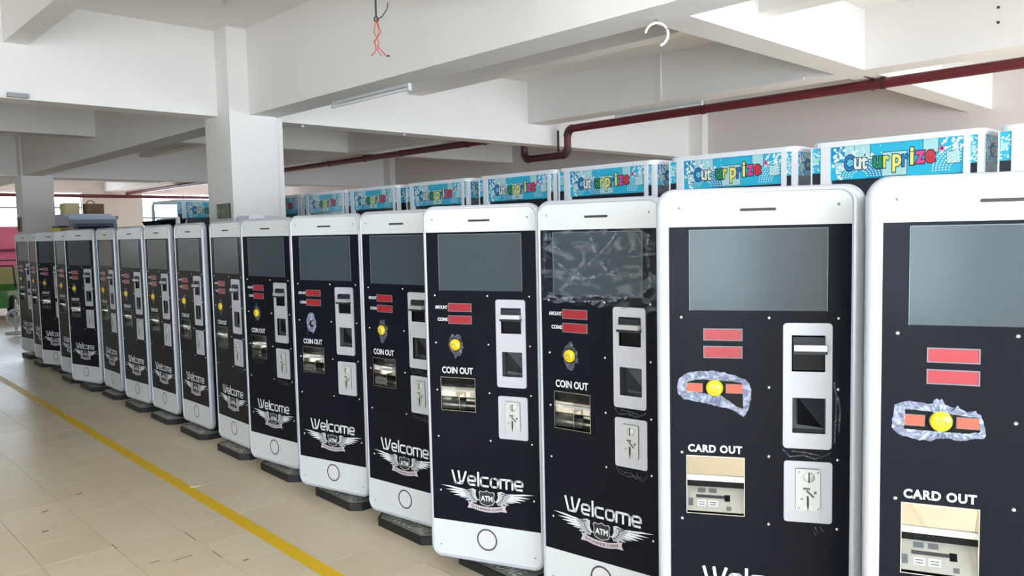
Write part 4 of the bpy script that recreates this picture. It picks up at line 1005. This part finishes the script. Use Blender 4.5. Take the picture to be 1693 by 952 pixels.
cup = topbox('tape_roll', 10, -0.02, 0.18, 0, 0, 0, '', 'white roll of tape standing on a kiosk top', 'tape')
MB().torus((0, 0, 0.045), (0.2, 1, 0), 0.032, 0.013, 'panel_white', n=24, k=8).build('roll', cup)
pl = topbox('plastic_tray', 11, 0.16, 0.22, 0, 0, 0, '', 'black plastic tray lying on a kiosk top', 'tray')
b = MB(); b.add([(-0.16, -0.1, 0.0), (0.14, -0.1, 0.0), (0.14, 0.12, 0.0), (-0.16, 0.12, 0.0), (-0.18, -0.12, 0.06), (0.16, -0.12, 0.05), (0.16, 0.14, 0.08), (-0.18, 0.14, 0.08)], [(3, 2, 1, 0), (0, 1, 5, 4), (1, 2, 6, 5), (2, 3, 7, 6), (3, 0, 4, 7)], 'black_plastic'); b.build('tray_shell', pl)
fs = thing('foam_sheet', 'white foam sheet leaning against the front of the column', 'foam sheet', (CX0+0.03, CY0, 0))
b = MB(); b.add([(0, -0.20, 0), (0.42, -0.20, 0), (0.42, -0.024, 1.745), (0, -0.024, 1.745), (0, -0.18, 0), (0.42, -0.18, 0), (0.42, -0.003, 1.745), (0, -0.003, 1.745)], [(0, 1, 2, 3), (5, 4, 7, 6), (3, 2, 6, 7), (1, 5, 6, 2), (4, 0, 3, 7), (4, 5, 1, 0)], 'panel_white'); b.build('sheet', fs)

# ------------------------------------------------------------------ litter and stains on the floor
tag(MB().slab([(-0.03, -0.01), (0.0, -0.018), (0.032, -0.006), (0.03, 0.01), (0.0, 0.016), (-0.02, 0.012)], 0.0008, 0.004, 'paper').build('paper_scrap'), 'cream paper scrap lying on the yellow floor line', 'scrap').location = (1.885, 4.86, 0)
rnd = random.Random(21)
for k in range(16):
    y = rnd.choice((rnd.uniform(5.5, 9.5), rnd.uniform(6.5, 8.5))); x = lx(y) + rnd.uniform(-0.05, 0.25); s_ = rnd.uniform(0.005, 0.011)
    tag(MB().slab([(x+s_*math.cos(q*1.26+k)*rnd.uniform(0.6, 1), y+s_*math.sin(q*1.26+k)*rnd.uniform(0.6, 1)) for q in range(5)], 0.0008, 0.004, 'panel_white').build('foam_crumb'), 'tiny white foam crumb on the floor by the yellow line', 'crumb', 'foam crumbs on the floor')
st = MB()
for k, (x, y, w_, l_) in enumerate(((1.10, 5.05, 0.02, 0.012), (1.33, 5.25, 0.02, 0.012), (1.02, 4.7, 0.018, 0.014), (1.60, 3.55, 0.016, 0.012), (1.50, 3.38, 0.014, 0.012), (1.20, 3.6, 0.02, 0.014), (1.28, 3.85, 0.03, 0.006), (1.40, 3.80, 0.05, 0.006), (1.534, 4.05, 0.004, 0.09), (1.533, 3.72, 0.004, 0.06), (1.212, 4.2, 0.004, 0.05))):
    st.add([(x-w_, y-l_, 0.0005), (x+w_*0.8, y-l_*0.7, 0.0005), (x+w_, y+l_, 0.0005), (x-w_*0.6, y+l_*0.8, 0.0005)], [(0, 1, 2, 3)], 'dirt')
tag(st.build('scuff_marks', floor), kind='stuff')
